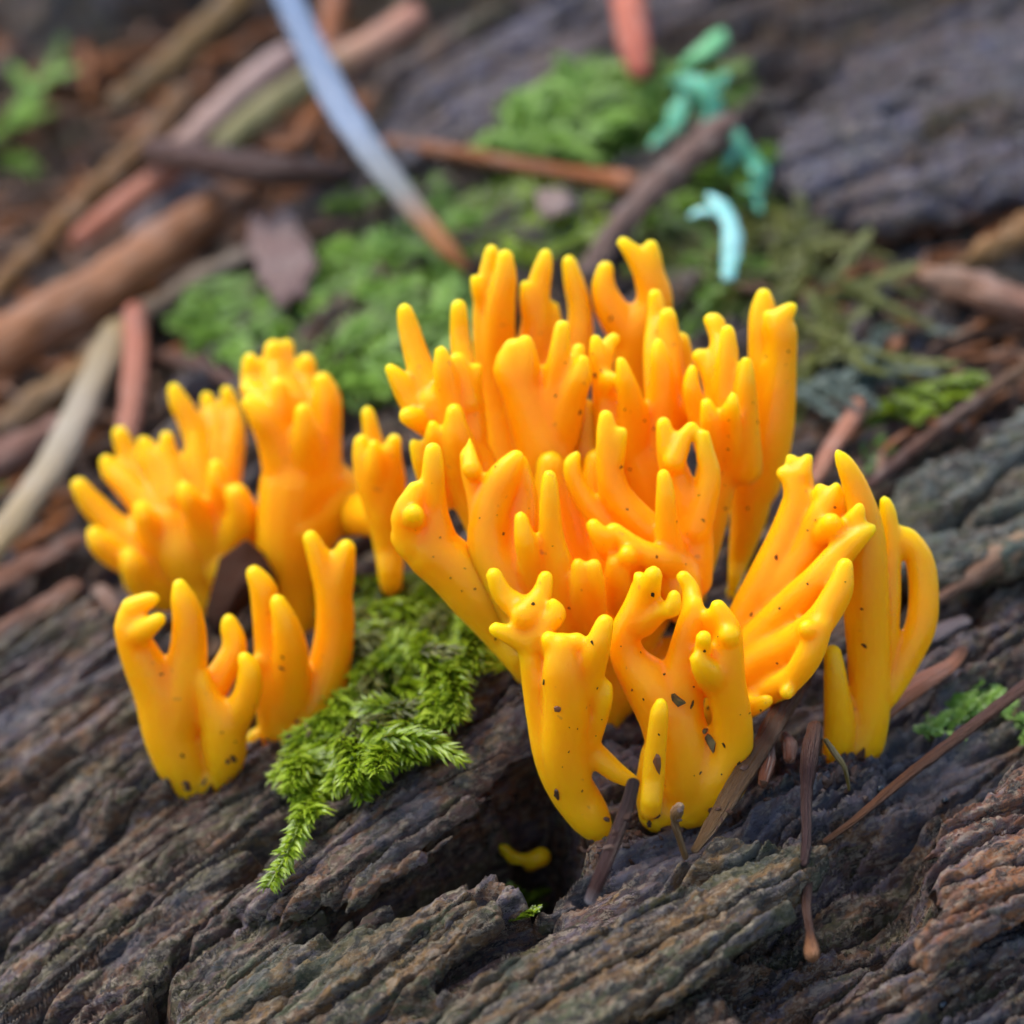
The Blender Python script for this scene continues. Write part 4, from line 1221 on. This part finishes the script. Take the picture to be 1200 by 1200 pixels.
for pts, mt in (([(802, 78, 8, 0.7), (815, 66, 12, 0.8), (830, 58, 12, 0.85), (846, 40, 8, 0.9)], LGREEN),
            ([(790, 96, 8, 0.6), (812, 96, 13, 0.75), (830, 112, 14, 0.75), (834, 135, 13, 0.6), (822, 155, 10, 0.5)], LICH),
            ([(804, 110, 9, 0.65), (796, 132, 11, 0.55), (792, 150, 10, 0.5), (790, 166, 8, 0.4)], LICH),
            ([(796, 148, 7, 0.4), (780, 160, 10, 0.4), (766, 172, 7, 0.4)], LICH),
            ([(850, 142, 8, 0.7), (866, 166, 10, 0.6), (880, 186, 11, 0.5), (890, 205, 11, 0.5), (886, 228, 8, 0.35), (890, 246, 5, 0.3)], LICH),
            ([(868, 172, 6, 0.6), (856, 182, 6, 0.6), (850, 196, 5, 0.5)], LICH),
            ([(826, 108, 7, 0.75), (842, 98, 7, 0.8), (850, 88, 5, 0.8)], LICH),
            ([(880, 200, 6, 0.5), (900, 190, 7, 0.5)], LICH)):
    twig('lobe', 'lobe', None, pts, mt, flat=0.55, rough=0.7, parent=lich, seed=len(pts) * 7 + pts[0][0])
_lr = random.Random(9)
for (bx, by_) in ((815, 96), (832, 118), (796, 140), (778, 162), (868, 170), (884, 195), (889, 222), (828, 60), (842, 46), (805, 112), (858, 150), (835, 140)):
    a_ = _lr.uniform(0, 6.28); L_ = _lr.uniform(10, 20)
    mx_, my_ = bx + math.cos(a_) * L_ * 0.5 + _lr.uniform(-4, 4), by_ + math.sin(a_) * L_ * 0.5
    twig('lobe', 'lobe', None, [(bx, by_, 6, 0.6), (mx_, my_, 5, 0.65), (bx + math.cos(a_) * L_, by_ + math.sin(a_) * L_, 3.5, 0.6)], LICH, flat=0.45, rough=0.8, parent=lich, seed=int(bx))
cy = link('lichen', None)
cy.location = surf_at(850, 300, 0.0, flat_relief)[0]
tag(cy, 'pale cyan curled lichen strand hanging above the large tuft', 'lichen')
twig('strand', 'strand', None, [(832, 230, 6, 1.0), (846, 244, 10, 1.0), (857, 272, 11, 0.95), (857, 302, 11, 0.85), (853, 324, 8, 0.8)], LCYAN, flat=0.55, rough=0.35, parent=cy, seed=2)
twig('branchlet', 'branchlet', None, [(842, 248, 8, 0.95), (822, 248, 7, 0.9), (812, 252, 5, 0.9)], LCYAN, flat=0.6, rough=0.1, parent=cy, seed=3)

# ------------------------------------------------------------------ moss
def moss_material(name, c1, c2, c3, rough=0.38):
    m = NT(name)
    v = m.new('ShaderNodeAttribute', attribute_name='leafv').outputs['Fac']
    c = m.ramp(v, [(0.0, c1), (0.55, c2), (1.0, c3)])
    p = m.new('ShaderNodeBsdfPrincipled')
    m.l(c, p.inputs['Base Color'])
    p.inputs['Roughness'].default_value = rough
    tr = m.new('ShaderNodeBsdfTranslucent')
    m.l(c, tr.inputs['Color'])
    mx = m.new('ShaderNodeMixShader')
    mx.inputs[0].default_value = 0.42
    m.l(p.outputs[0], mx.inputs[1]); m.l(tr.outputs[0], mx.inputs[2])
    m.l(mx.outputs[0], m.out.inputs[0])
    return m.m


MOSS_Y = moss_material('yellow_green_moss', (0.050, 0.075, 0.005), (0.27, 0.38, 0.015), (0.52, 0.64, 0.08), 0.25)
MOSS_G = moss_material('deep_green_moss', (0.040, 0.070, 0.012), (0.21, 0.36, 0.050), (0.42, 0.62, 0.14))
MOSS_O = moss_material('olive_moss', (0.025, 0.028, 0.008), (0.14, 0.15, 0.025), (0.30, 0.31, 0.08), 0.5)
MOSS_B = moss_material('grey_moss', (0.040, 0.050, 0.035), (0.13, 0.17, 0.13), (0.26, 0.31, 0.26), 0.5)


class Moss:
    def __init__(s): s.v, s.t, s.a, s.n = [], [], [], 0

    def leaf(s, p, d, side, nrm, L, W, val, cup):
        b = p; m = p + d * (L * 0.45); t = p + d * L - nrm * (cup * L * 0.5)
        l = m + side * W + nrm * (cup * L * 0.35); r = m - side * W + nrm * (cup * L * 0.35)
        k = p + d * (L * 0.5)
        s.v += [b, l, t, r, k]; n = s.n
        s.t += [(n, n + 4, n + 1), (n + 1, n + 4, n + 2), (n, n + 3, n + 4), (n + 3, n + 2, n + 4)]
        s.a += [val * 0.75, val, val * 1.05, val, val * 0.9]
        s.n += 5

    def stem(s, pts, r, val):
        rows = [(*p, r * (1 - 0.5 * i / max(1, len(pts) - 1))) for i, p in enumerate(pts)]
        V, q, t = tube(rows, 0.15, 5, 1.0, (0.1, 0.2, 0.97), 'flat', 'flat')
        base = s.n
        s.v += [Vector(x) for x in V]
        s.t += [(a + base, b + base, c + base) for a, b, c, d in q] + [(a + base, c + base, d + base) for a, b, c, d in q] + [(a + base, b + base, c + base) for a, b, c in t]
        s.a += [val] * len(V); s.n += len(V)

    def frond(s, rg, p, d, nrm, length, leafL, leafW, droop, val, spacing=0.028, curl=0.0):
        pts, dirs = [], []
        q, dd = p.copy(), d.normalized()
        n = max(4, int(length / spacing))
        sidev = dd.cross(nrm).normalized()
        tw = rg.uniform(-1, 1) * curl
        for i in range(n + 1):
            pts.append(q.copy()); dirs.append(dd.copy())
            dd = (dd - nrm * droop * spacing + sidev * tw * spacing).normalized()
            q = q + dd * spacing
        s.stem([pts[j] for j in sorted(set(list(range(0, n, max(1, n // 6))) + [n]))], leafW * 0.5, val * 0.4)
        for i in range(n):
            f = i / n
            sc = (0.55 + 0.6 * math.sin(math.pi * min(1, f * 0.85 + 0.18)))
            d0 = dirs[i]; sd = d0.cross(nrm).normalized(); up = sd.cross(d0)
            for k in range(4):
                a = rg.uniform(0, 6.283) if k >= 2 else (0 if k == 0 else math.pi) + rg.gauss(0, 0.5)
                out = sd * math.cos(a) + up * abs(math.sin(a)) * 0.9
                ld = (d0 * rg.uniform(0.55, 1.0) + out * rg.uniform(0.6, 1.0)).normalized()
                ls = ld.cross(up + out * 0.3)
                if ls.length < 1e-3: continue
                ls.normalize()
                s.leaf(pts[i], ld, ls, ls.cross(ld), leafL * sc * rg.uniform(0.75, 1.2), leafW * sc,
                       min(1, max(0, val + rg.gauss(0, 0.14) + 0.18 * f)), rg.uniform(0.1, 0.5))

    def build(s, name, mat, label=None, cat=None, kind=None, parent=None):
        V = np.array([tuple(v) for v in s.v])
        org = V.mean(0) if parent is None else np.array(parent.location)
        me = mesh_np(name, V - org, None, np.array(s.t), True)
        a = me.attributes.new('leafv', 'FLOAT', 'POINT'); a.data.foreach_set('value', np.array(s.a, np.float32))
        o = link(name, me, mat, parent)
        if parent is None: o.location = org
        if label: tag(o, label, cat, None, kind)
        return o


def moss_patch(label, mat, poly, count, seed, length, leafL, leafW, dirs, h=0.0, hvar=0.3, droop=0.5, curl=1.0, spacing=0.03, val=0.45):
    rg = random.Random(seed)
    P = np.array(poly, float)
    m = Moss()
    k = 0
    while k < count:
        x = rg.uniform(P[:, 0].min(), P[:, 0].max()); y = rg.uniform(P[:, 1].min(), P[:, 1].max())
        if poly_sd(P, np.array([x]), np.array([y]))[0] < 0: continue
        k += 1
        p, z = surf_at(x, y, h + rg.uniform(-0.1, hvar))
        a = math.radians(rg.gauss(dirs[0], dirs[1]))
        d = Vector((math.cos(a), 0, 0)) + LV * math.sin(a) + LN * rg.uniform(0.0, 0.6)
        L = length * rg.uniform(0.6, 1.25)
        m.frond(rg, p - d * L * 0.4, d, LN, L, leafL, leafW, droop * rg.uniform(0.5, 1.5), val + rg.gauss(0, 0.13), spacing, curl)
    return m.build('moss', mat, label, 'moss', 'stuff')


moss_patch('bright yellow green wet moss between the two tufts', MOSS_Y,
           [(395, 760), (420, 715), (480, 690), (560, 715), (572, 760), (545, 800), (490, 880), (440, 905), (405, 900), (340, 900), (360, 860)], 130, 2, 0.70, 0.20, 0.026, (-75, 45), 0.22, 0.35, 0.9, 1.8, 0.028, 0.5)
moss_patch('brown green old moss shoots mixed into the bright moss', MOSS_O,
           [(395, 760), (420, 715), (480, 690), (560, 715), (545, 800), (490, 880), (440, 905), (360, 880)], 30, 47, 0.6, 0.16, 0.022, (-75, 60), 0.25, 0.35, 0.9, 1.8, 0.03, 0.45)
moss_patch('flat green moss stems behind the bright moss between the tufts', MOSS_Y,
           [(415, 690), (500, 665), (590, 700), (600, 745), (560, 735), (470, 720), (410, 735)], 30, 4, 1.0, 0.10, 0.022, (-5, 15), 0.2, 0.2, 0.2, 0.5, 0.03, 0.22)
moss_patch('soft green moss cushion behind the small tuft', MOSS_G,
           [(225, 330), (300, 360), (380, 290), (450, 280), (540, 320), (560, 400), (470, 450), (400, 470), (380, 420), (240, 420), (215, 380)], 140, 6, 0.75, 0.22, 0.030, (30, 70), 0.1, 0.35, 0.8, 1.5, 0.038, 0.5)
moss_patch('green moss strip sloping up behind the orange stalk', MOSS_G,
           [(560, 165), (600, 130), (700, 75), (750, 80), (770, 120), (740, 150), (680, 160), (600, 185)], 110, 8, 0.8, 0.20, 0.030, (35, 50), 0.2, 0.35, 0.8, 1.2, 0.04, 0.55)
moss_patch('yellowish moss behind the tallest fingers below the orange stalk', MOSS_Y,
           [(550, 230), (620, 215), (720, 230), (700, 290), (640, 290), (560, 300)], 80, 10, 0.8, 0.17, 0.026, (40, 50), 0.1, 0.2, 0.8, 1.5, 0.04, 0.30)
moss_patch('dark green moss under the grey brown twig', MOSS_G,
           [(660, 150), (760, 150), (900, 240), (920, 330), (860, 380), (790, 330), (720, 250)], 110, 12, 0.9, 0.17, 0.026, (-40, 60), 0.0, 0.3, 0.8, 2.0, 0.04, 0.30)
moss_patch('tangled olive moss strands right of the large tuft', MOSS_O,
           [(860, 200), (940, 250), (1000, 270), (1050, 340), (1060, 440), (1000, 480), (930, 470), (900, 360), (850, 300)], 80, 14, 1.3, 0.10, 0.024, (-40, 80), 0.1, 0.5, 0.6, 3.0, 0.035, 0.5)
moss_patch('grey green moss strands in the litter right of the large tuft', MOSS_B,
           [(960, 370), (1040, 380), (1060, 440), (1000, 470), (930, 470), (930, 420)], 22, 16, 1.2, 0.10, 0.026, (-50, 40), 0.3, 0.3, 0.6, 1.5, 0.035, 0.55)
moss_patch('small green moss tuft by the long thin twig at the edge', MOSS_G,
           [(1095, 860), (1110, 810), (1150, 800), (1210, 830), (1210, 870), (1150, 850)], 26, 18, 0.5, 0.09, 0.03, (60, 50), 0.05, 0.15, 0.8, 1.5, 0.035, 0.5)
moss_patch('small dark green moss tuft below the reddish twig at the edge', MOSS_G,
           [(-30, 570), (20, 560), (35, 590), (10, 620), (-30, 620)], 16, 20, 0.6, 0.1, 0.03, (60, 50), 0.05, 0.15, 0.8, 1.5, 0.035, 0.45)
moss_patch('short mossy growth on the twig right of the notched fungus', MOSS_Y,
           [(1025, 478), (1070, 455), (1135, 440), (1140, 465), (1080, 485)], 26, 22, 0.45, 0.08, 0.03, (10, 30), 0.35, 0.15, 0.8, 1.5, 0.035, 0.35)
moss_patch('thin green moss shoots in the gap beside the salmon needle', MOSS_G,
           [(1005, 500), (1035, 490), (1040, 545), (1015, 550)], 10, 24, 0.7, 0.09, 0.03, (80, 20), 0.1, 0.1, 0.4, 1.0, 0.035, 0.35)
moss_patch('moss film on the crevice floor by the slab', MOSS_Y,
           [(575, 1060), (600, 1040), (640, 1050), (620, 1075)], 14, 26, 0.35, 0.06, 0.022, (20, 60), 0.0, 0.05, 0.6, 1.0, 0.03, 0.25)

moss_patch('green moss mat around the foot of the blue grey needle', MOSS_G,
           [(380, 250), (470, 215), (560, 225), (600, 250), (590, 300), (540, 320), (450, 290)], 60, 41, 0.8, 0.20, 0.028, (20, 70), 0.0, 0.3, 0.8, 1.5, 0.038, 0.38)
moss_patch('dim green moss filling the hollow above the large tuft', MOSS_O,
           [(680, 200), (800, 180), (930, 250), (960, 330), (900, 420), (840, 360), (740, 280)], 90, 43, 0.9, 0.16, 0.026, (-20, 80), 0.0, 0.3, 0.8, 2.0, 0.04, 0.42)

moss_patch('loose green moss tangled through the teal lichen', MOSS_G,
           [(750, 110), (790, 70), (850, 60), (900, 180), (890, 250), (830, 220), (770, 190)], 45, 45, 0.8, 0.18, 0.026, (-60, 60), 0.05, 0.5, 0.8, 2.0, 0.04, 0.42)

# single shoots that stand out
def shoot(label, mat, pts, leafL, leafW, seed, side=None, spacing=0.03, val=0.55):
    """pts: (px, py, height) stem; side: list of (index fraction, angle, length)"""
    rg = random.Random(seed)
    P = [surf_at(x, y, h)[0] for x, y, h in pts]
    root = link('moss_shoot', None)
    root.location = P[0]
    tag(root, label, 'moss')
    st = Moss(); lv = Moss()
    Q = resample([(*p, 0.03) for p in P], spacing)
    C = [Vector(q[:3]) for q in Q]
    st.stem([C[j] for j in sorted(set(list(range(0, len(C) - 1, 4)) + [len(C) - 1]))], 0.028, 0.3)
    for i in range(len(C) - 1):
        d0 = (C[i + 1] - C[i]).normalized()
        sd = d0.cross(LN).normalized(); up = sd.cross(d0)
        sc = 1.1 - 0.55 * i / len(C)
        for k in range(4):
            a = rg.uniform(0, 6.283) if k > 1 else k * math.pi + rg.gauss(0, 0.4)
            out = sd * math.cos(a) + up * math.sin(a) * 0.8
            ld = (d0 * rg.uniform(0.4, 0.9) + out).normalized()
            ls = ld.cross(up + out * 0.3)
            if ls.length < 1e-3: continue
            ls.normalize()
            lv.leaf(C[i], ld, ls, ls.cross(ld), leafL * sc * rg.uniform(0.7, 1.2), leafW * sc, min(1, max(0, val + rg.gauss(0, 0.15))), rg.uniform(0.1, 0.5))
    if side:
        for f, ang, L in side:
            i = int(f * (len(C) - 2)); d0 = (C[i + 1] - C[i]).normalized(); sd = d0.cross(LN).normalized()
            d = d0 * math.cos(math.radians(ang)) + sd * math.sin(math.radians(ang)) + LN * 0.15
            lv.frond(rg, C[i], d, LN, L, leafL * 0.8, leafW * 0.8, 0.3, val, spacing, 0.5)
    st.build('stem', mat, parent=root)
    lv.build('leaves', mat, parent=root)['kind'] = 'stuff'
    return root


shoot('feathery bright green moss shoot at the upper left edge', MOSS_G, [(-60, 190, 0.2), (-10, 160, 0.7), (35, 120, 1.0), (62, 75, 1.1), (75, 44, 1.1)], 0.15, 0.026, 31,
      [(0.1, -55, 1.0), (0.2, 50, 0.8), (0.3, -60, 1.0), (0.4, 55, 0.8), (0.5, -60, 0.8), (0.6, 55, 0.6), (0.7, -55, 0.6), (0.8, 50, 0.4)], 0.04, 0.8)
shoot('small feathery moss shoot just below the bright one at the upper left edge', MOSS_G, [(-40, 195, 0.2), (0, 185, 0.4), (30, 190, 0.5), (42, 202, 0.45)], 0.22, 0.03, 33, None, 0.035, 0.5)
shoot('trailing moss shoot hanging down the wood with a pale wet tip', MOSS_Y, [(405, 870, 0.3), (378, 912, 0.28), (356, 955, 0.25), (338, 998, 0.22), (314, 1040, 0.2)], 0.22, 0.030, 35,
      [(0.1, 50, 0.35), (0.25, -50, 0.3), (0.4, 45, 0.3), (0.55, -40, 0.25)], 0.022, 0.55)
shoot('stubby moss shoot with a rounded pale tip beside the trailing one', MOSS_Y, [(440, 850, 0.4), (430, 885, 0.42), (424, 920, 0.40)], 0.17, 0.028, 37, None, 0.02, 0.6)

# ------------------------------------------------------------------ crumbs of soil stuck to the fungi
bpy.context.view_layer.update()
dg = bpy.context.evaluated_depsgraph_get()
SPECKS = {
    'G': [(265, 408, 14), (368, 592, 5), (400, 597, 5), (418, 848, 9), (480, 435, 8), (748, 377, 10), (620, 440, 12), (665, 478, 10), (862, 497, 14), (990, 665, 10),
          (1050, 737, 12), (925, 512, 9), (868, 428, 6), (727, 620, 6), (475, 625, 7), (70, 237, 13), (222, 95, 13), (460, 252, 13), (910, 285, 11), (965, 226, 6), (1100, 138, 9),
          (1135, 522, 8), (498, 560, 7), (980, 780, 8), (895, 775, 7), (1055, 540, 5), (1090, 535, 5), (870, 785, 6), (365, 690, 6), (340, 750, 5), (575, 265, 5), (655, 290, 5)],
    'E': [(383, 600, 10), (432, 790, 10), (567, 508, 8), (680, 580, 11), (268, 565, 7), (155, 218, 7), (345, 345, 5), (800, 463, 6), (642, 268, 10), (910, 640, 6), (988, 930, 9),
          (545, 840, 8), (485, 850, 7), (350, 690, 6), (500, 745, 6), (650, 495, 5)],
    'F': [(380, 467, 9), (350, 270, 14), (392, 280, 9), (462, 52, 9), (505, 88, 8), (853, 187, 9), (840, 465, 11), (736, 520, 9), (717, 402, 7), (518, 690, 10), (500, 865, 18),
          (833, 235, 6), (828, 295, 6), (838, 355, 6), (945, 462, 12), (1080, 690, 12), (963, 962, 11), (1093, 932, 11), (655, 725, 7), (105, 930, 9), (612, 525, 6), (395, 10, 6)],
    'D': [(225, 455, 15), (150, 718, 13), (178, 695, 7), (710, 692, 8), (770, 840, 8), (775, 930, 7), (380, 932, 8), (425, 968, 9), (772, 1068, 8), (890, 850, 6), (1055, 607, 10),
          (1045, 670, 6), (1047, 750, 8), (912, 940, 12), (775, 1005, 5), (437, 515, 9), (135, 620, 9), (80, 890, 20), (290, 880, 7), (255, 790, 8), (690, 905, 5), (950, 630, 9)],
    'H': [(345, 332, 8), (370, 298, 9), (245, 420, 9), (345, 503, 8), (255, 580, 8), (165, 600, 9), (518, 583, 10), (527, 700, 11), (465, 497, 6), (247, 757, 8), (433, 258, 9), (27, 900, 7), (125, 1075, 10), (160, 915, 6)],
    'B': [(380, 480, 14), (400, 480, 9), (385, 570, 9), (812, 550, 16), (815, 512, 8), (460, 857, 13), (600, 775, 7), (648, 808, 7)],
    'C': [(645, 632, 9), (1005, 815, 11), (1190, 720, 13), (665, 425, 7), (236, 1100, 6), (460, 790, 5), (1050, 660, 6), (625, 905, 6)],
}


def crumb_mesh(rg, r, nrm, elong=1.0, ang=0.0):
    bm = bmesh.new()
    bmesh.ops.create_icosphere(bm, subdivisions=1, radius=1.0)
    t = nrm.orthogonal().normalized(); b = nrm.cross(t)
    ca, sa = math.cos(ang), math.sin(ang)
    t, b = t * ca + b * sa, b * ca - t * sa
    out = []
    for v in bm.verts:
        k = rg.uniform(0.45, 1.35)
        out.append(t * v.co.x * r * elong * k + b * v.co.y * r * k + nrm * v.co.z * r * 0.75 * k)
    tr = [[v.index for v in f.verts] for f in bm.faces]
    bm.free()
    return out, tr


def hit(px, py):
    d = (at(px, py, 0) - CAM).normalized()
    ok, loc, nrm, _, ob, _ = scene.ray_cast(dg, CAM, d)
    return (loc, nrm, ob) if ok else (None, None, None)


SOIL = NT('soil_crumb')
SOIL.bsdf(SOIL.ramp(SOIL.noise(SOIL.coords(), 5, 3, 0.6), [(0.35, (0.020, 0.012, 0.006)), (0.6, (0.060, 0.028, 0.006))]), 0.9, Specular_IOR_Level=0.15)
SOIL = SOIL.m
rg = random.Random(5)
mb = MB()
for reg, ls in SPECKS.items():
    ox, oy, k = REG[reg]
    for x, y, s in ls:
        loc, nrm, ob = hit(ox + x * k, oy + y * k)
        if loc is None or not ob.name.startswith('coral_fungus'): continue
        V, tr = crumb_mesh(rg, cmpx(s * k * 0.62), nrm, rg.uniform(0.9, 2.3), rg.uniform(0, 3))
        mb.add(np.array([tuple(v + loc) for v in V]), None, tr)
me = mb.mesh('soil_crumbs', False)
tag(link('soil_crumbs', me, SOIL), 'tiny dark soil crumbs stuck all over the yellow fungi', 'soil', kind='stuff')

FL1 = NT('rust_chip'); FL1.bsdf((0.16, 0.05, 0.012), 0.55); FL1 = FL1.m
FL2 = NT('olive_chip'); FL2.bsdf(FL2.ramp(FL2.noise(FL2.coords(), 9, 3, 0.6), [(0.35, (0.018, 0.014, 0.008)), (0.62, (0.11, 0.08, 0.02))]), 0.5); FL2 = FL2.m
for label, x, y, s, el, an, mt in (
        ('rust brown bark chip stuck on the single club shaped fungus', 725, 742, 34, 3.0, 0.9, FL1),
        ('dark chip on the speckled front fungus above the club', 800, 480, 40, 1.7, 2.0, FL2),
        ('largest olive brown chip on the front fungus', 930, 650, 44, 2.0, 1.4, FL2),
        ('dark brown chip just above the largest olive chip', 910, 606, 24, 1.6, 0.2, FL2),
        ('small rust chip on the thick bowed fungus at the left foot', 322, 518, 24, 1.6, 2.6, FL1)):
    ox, oy, k = REG['G']
    loc, nrm, ob = hit(ox + x * k, oy + y * k)
    if loc is None: continue
    V, tr = crumb_mesh(rg, cmpx(s * k * 0.62), nrm, el * 0.8, an)
    o = link('dirt_chip', mesh_np('dirt_chip', np.array([tuple(v) for v in V]), None, tr, False), mt)
    o.location = loc
    tag(o, label, 'dirt')

# crumbs of wood and soil packed round the feet of the fungi
rg = random.Random(77)
mb = MB()
for (bx, by_, wx, n_) in ((215, 930, 34, 40), (250, 915, 40, 30), (300, 880, 40, 40), (350, 850, 30, 20), (705, 985, 40, 50), (760, 965, 45, 50), (820, 950, 45, 40), (980, 905, 45, 50), (640, 930, 30, 20), (900, 900, 40, 30)):
    for _ in range(n_):
        loc, nrm, ob = hit(bx + rg.gauss(0, wx * 0.5), by_ + rg.gauss(4, 11))
        if loc is None or not (ob.name.startswith('wood') or rg.random() < 0.25): continue
        V, tr = crumb_mesh(rg, cmpx(rg.uniform(1.5, 5.5)), nrm, rg.uniform(0.9, 2.6), rg.uniform(0, 3))
        mb.add(np.array([tuple(v + loc) for v in V]), None, tr)
me = mb.mesh('foot_crumbs', False)
tag(link('foot_crumbs', me, LITTER_MATS[0]), 'dark wood crumbs packed round the feet of the fungi', 'soil', kind='stuff')

# ------------------------------------------------------------------ black beads on the wood
BEAD = NT('black_bead'); BEAD.bsdf((0.008, 0.010, 0.012), 0.12, Specular_IOR_Level=0.6); BEAD = BEAD.m
for label, x, y, r in (('glossy black bead on the orange wood at the lower edge', 1104, 1182, 6.5),
                       ('glossy black bead below the foot of the narrow fungus', 1031, 928, 5.5),
                       ('tiny black bead on the wood right of the long thin twig', 1107, 941, 4.5)):
    loc, nrm, ob = hit(x, y)
    if loc is None: continue
    rc = cmpx(r)
    prof = [(0.35, -0.95), (0.55, -0.7), (0.9, -0.3), (1.0, 0.1), (0.88, 0.5), (0.6, 0.82), (0.25, 0.98)]
    V, Q = [], []
    n = 16
    for rr, zz in prof:
        V += [(rc * rr * math.cos(a * 2 * math.pi / n), rc * rr * math.sin(a * 2 * math.pi / n), rc * zz) for a in range(n)]
    for i in range(len(prof) - 1):
        Q += [(i * n + a, i * n + (a + 1) % n, (i + 1) * n + (a + 1) % n, (i + 1) * n + a) for a in range(n)]
    V += [(0, 0, -rc), (0, 0, rc)]
    T = [(a, len(V) - 2, (a + 1) % n) for a in range(n)] + [((len(prof) - 1) * n + a, (len(prof) - 1) * n + (a + 1) % n, len(V) - 1) for a in range(n)]
    o = link('black_bead', mesh_np('black_bead', V, Q, T), BEAD)
    o.location = loc + LN * rc * 0.7
    tag(o, label, 'bead', 'black beads on the wood')
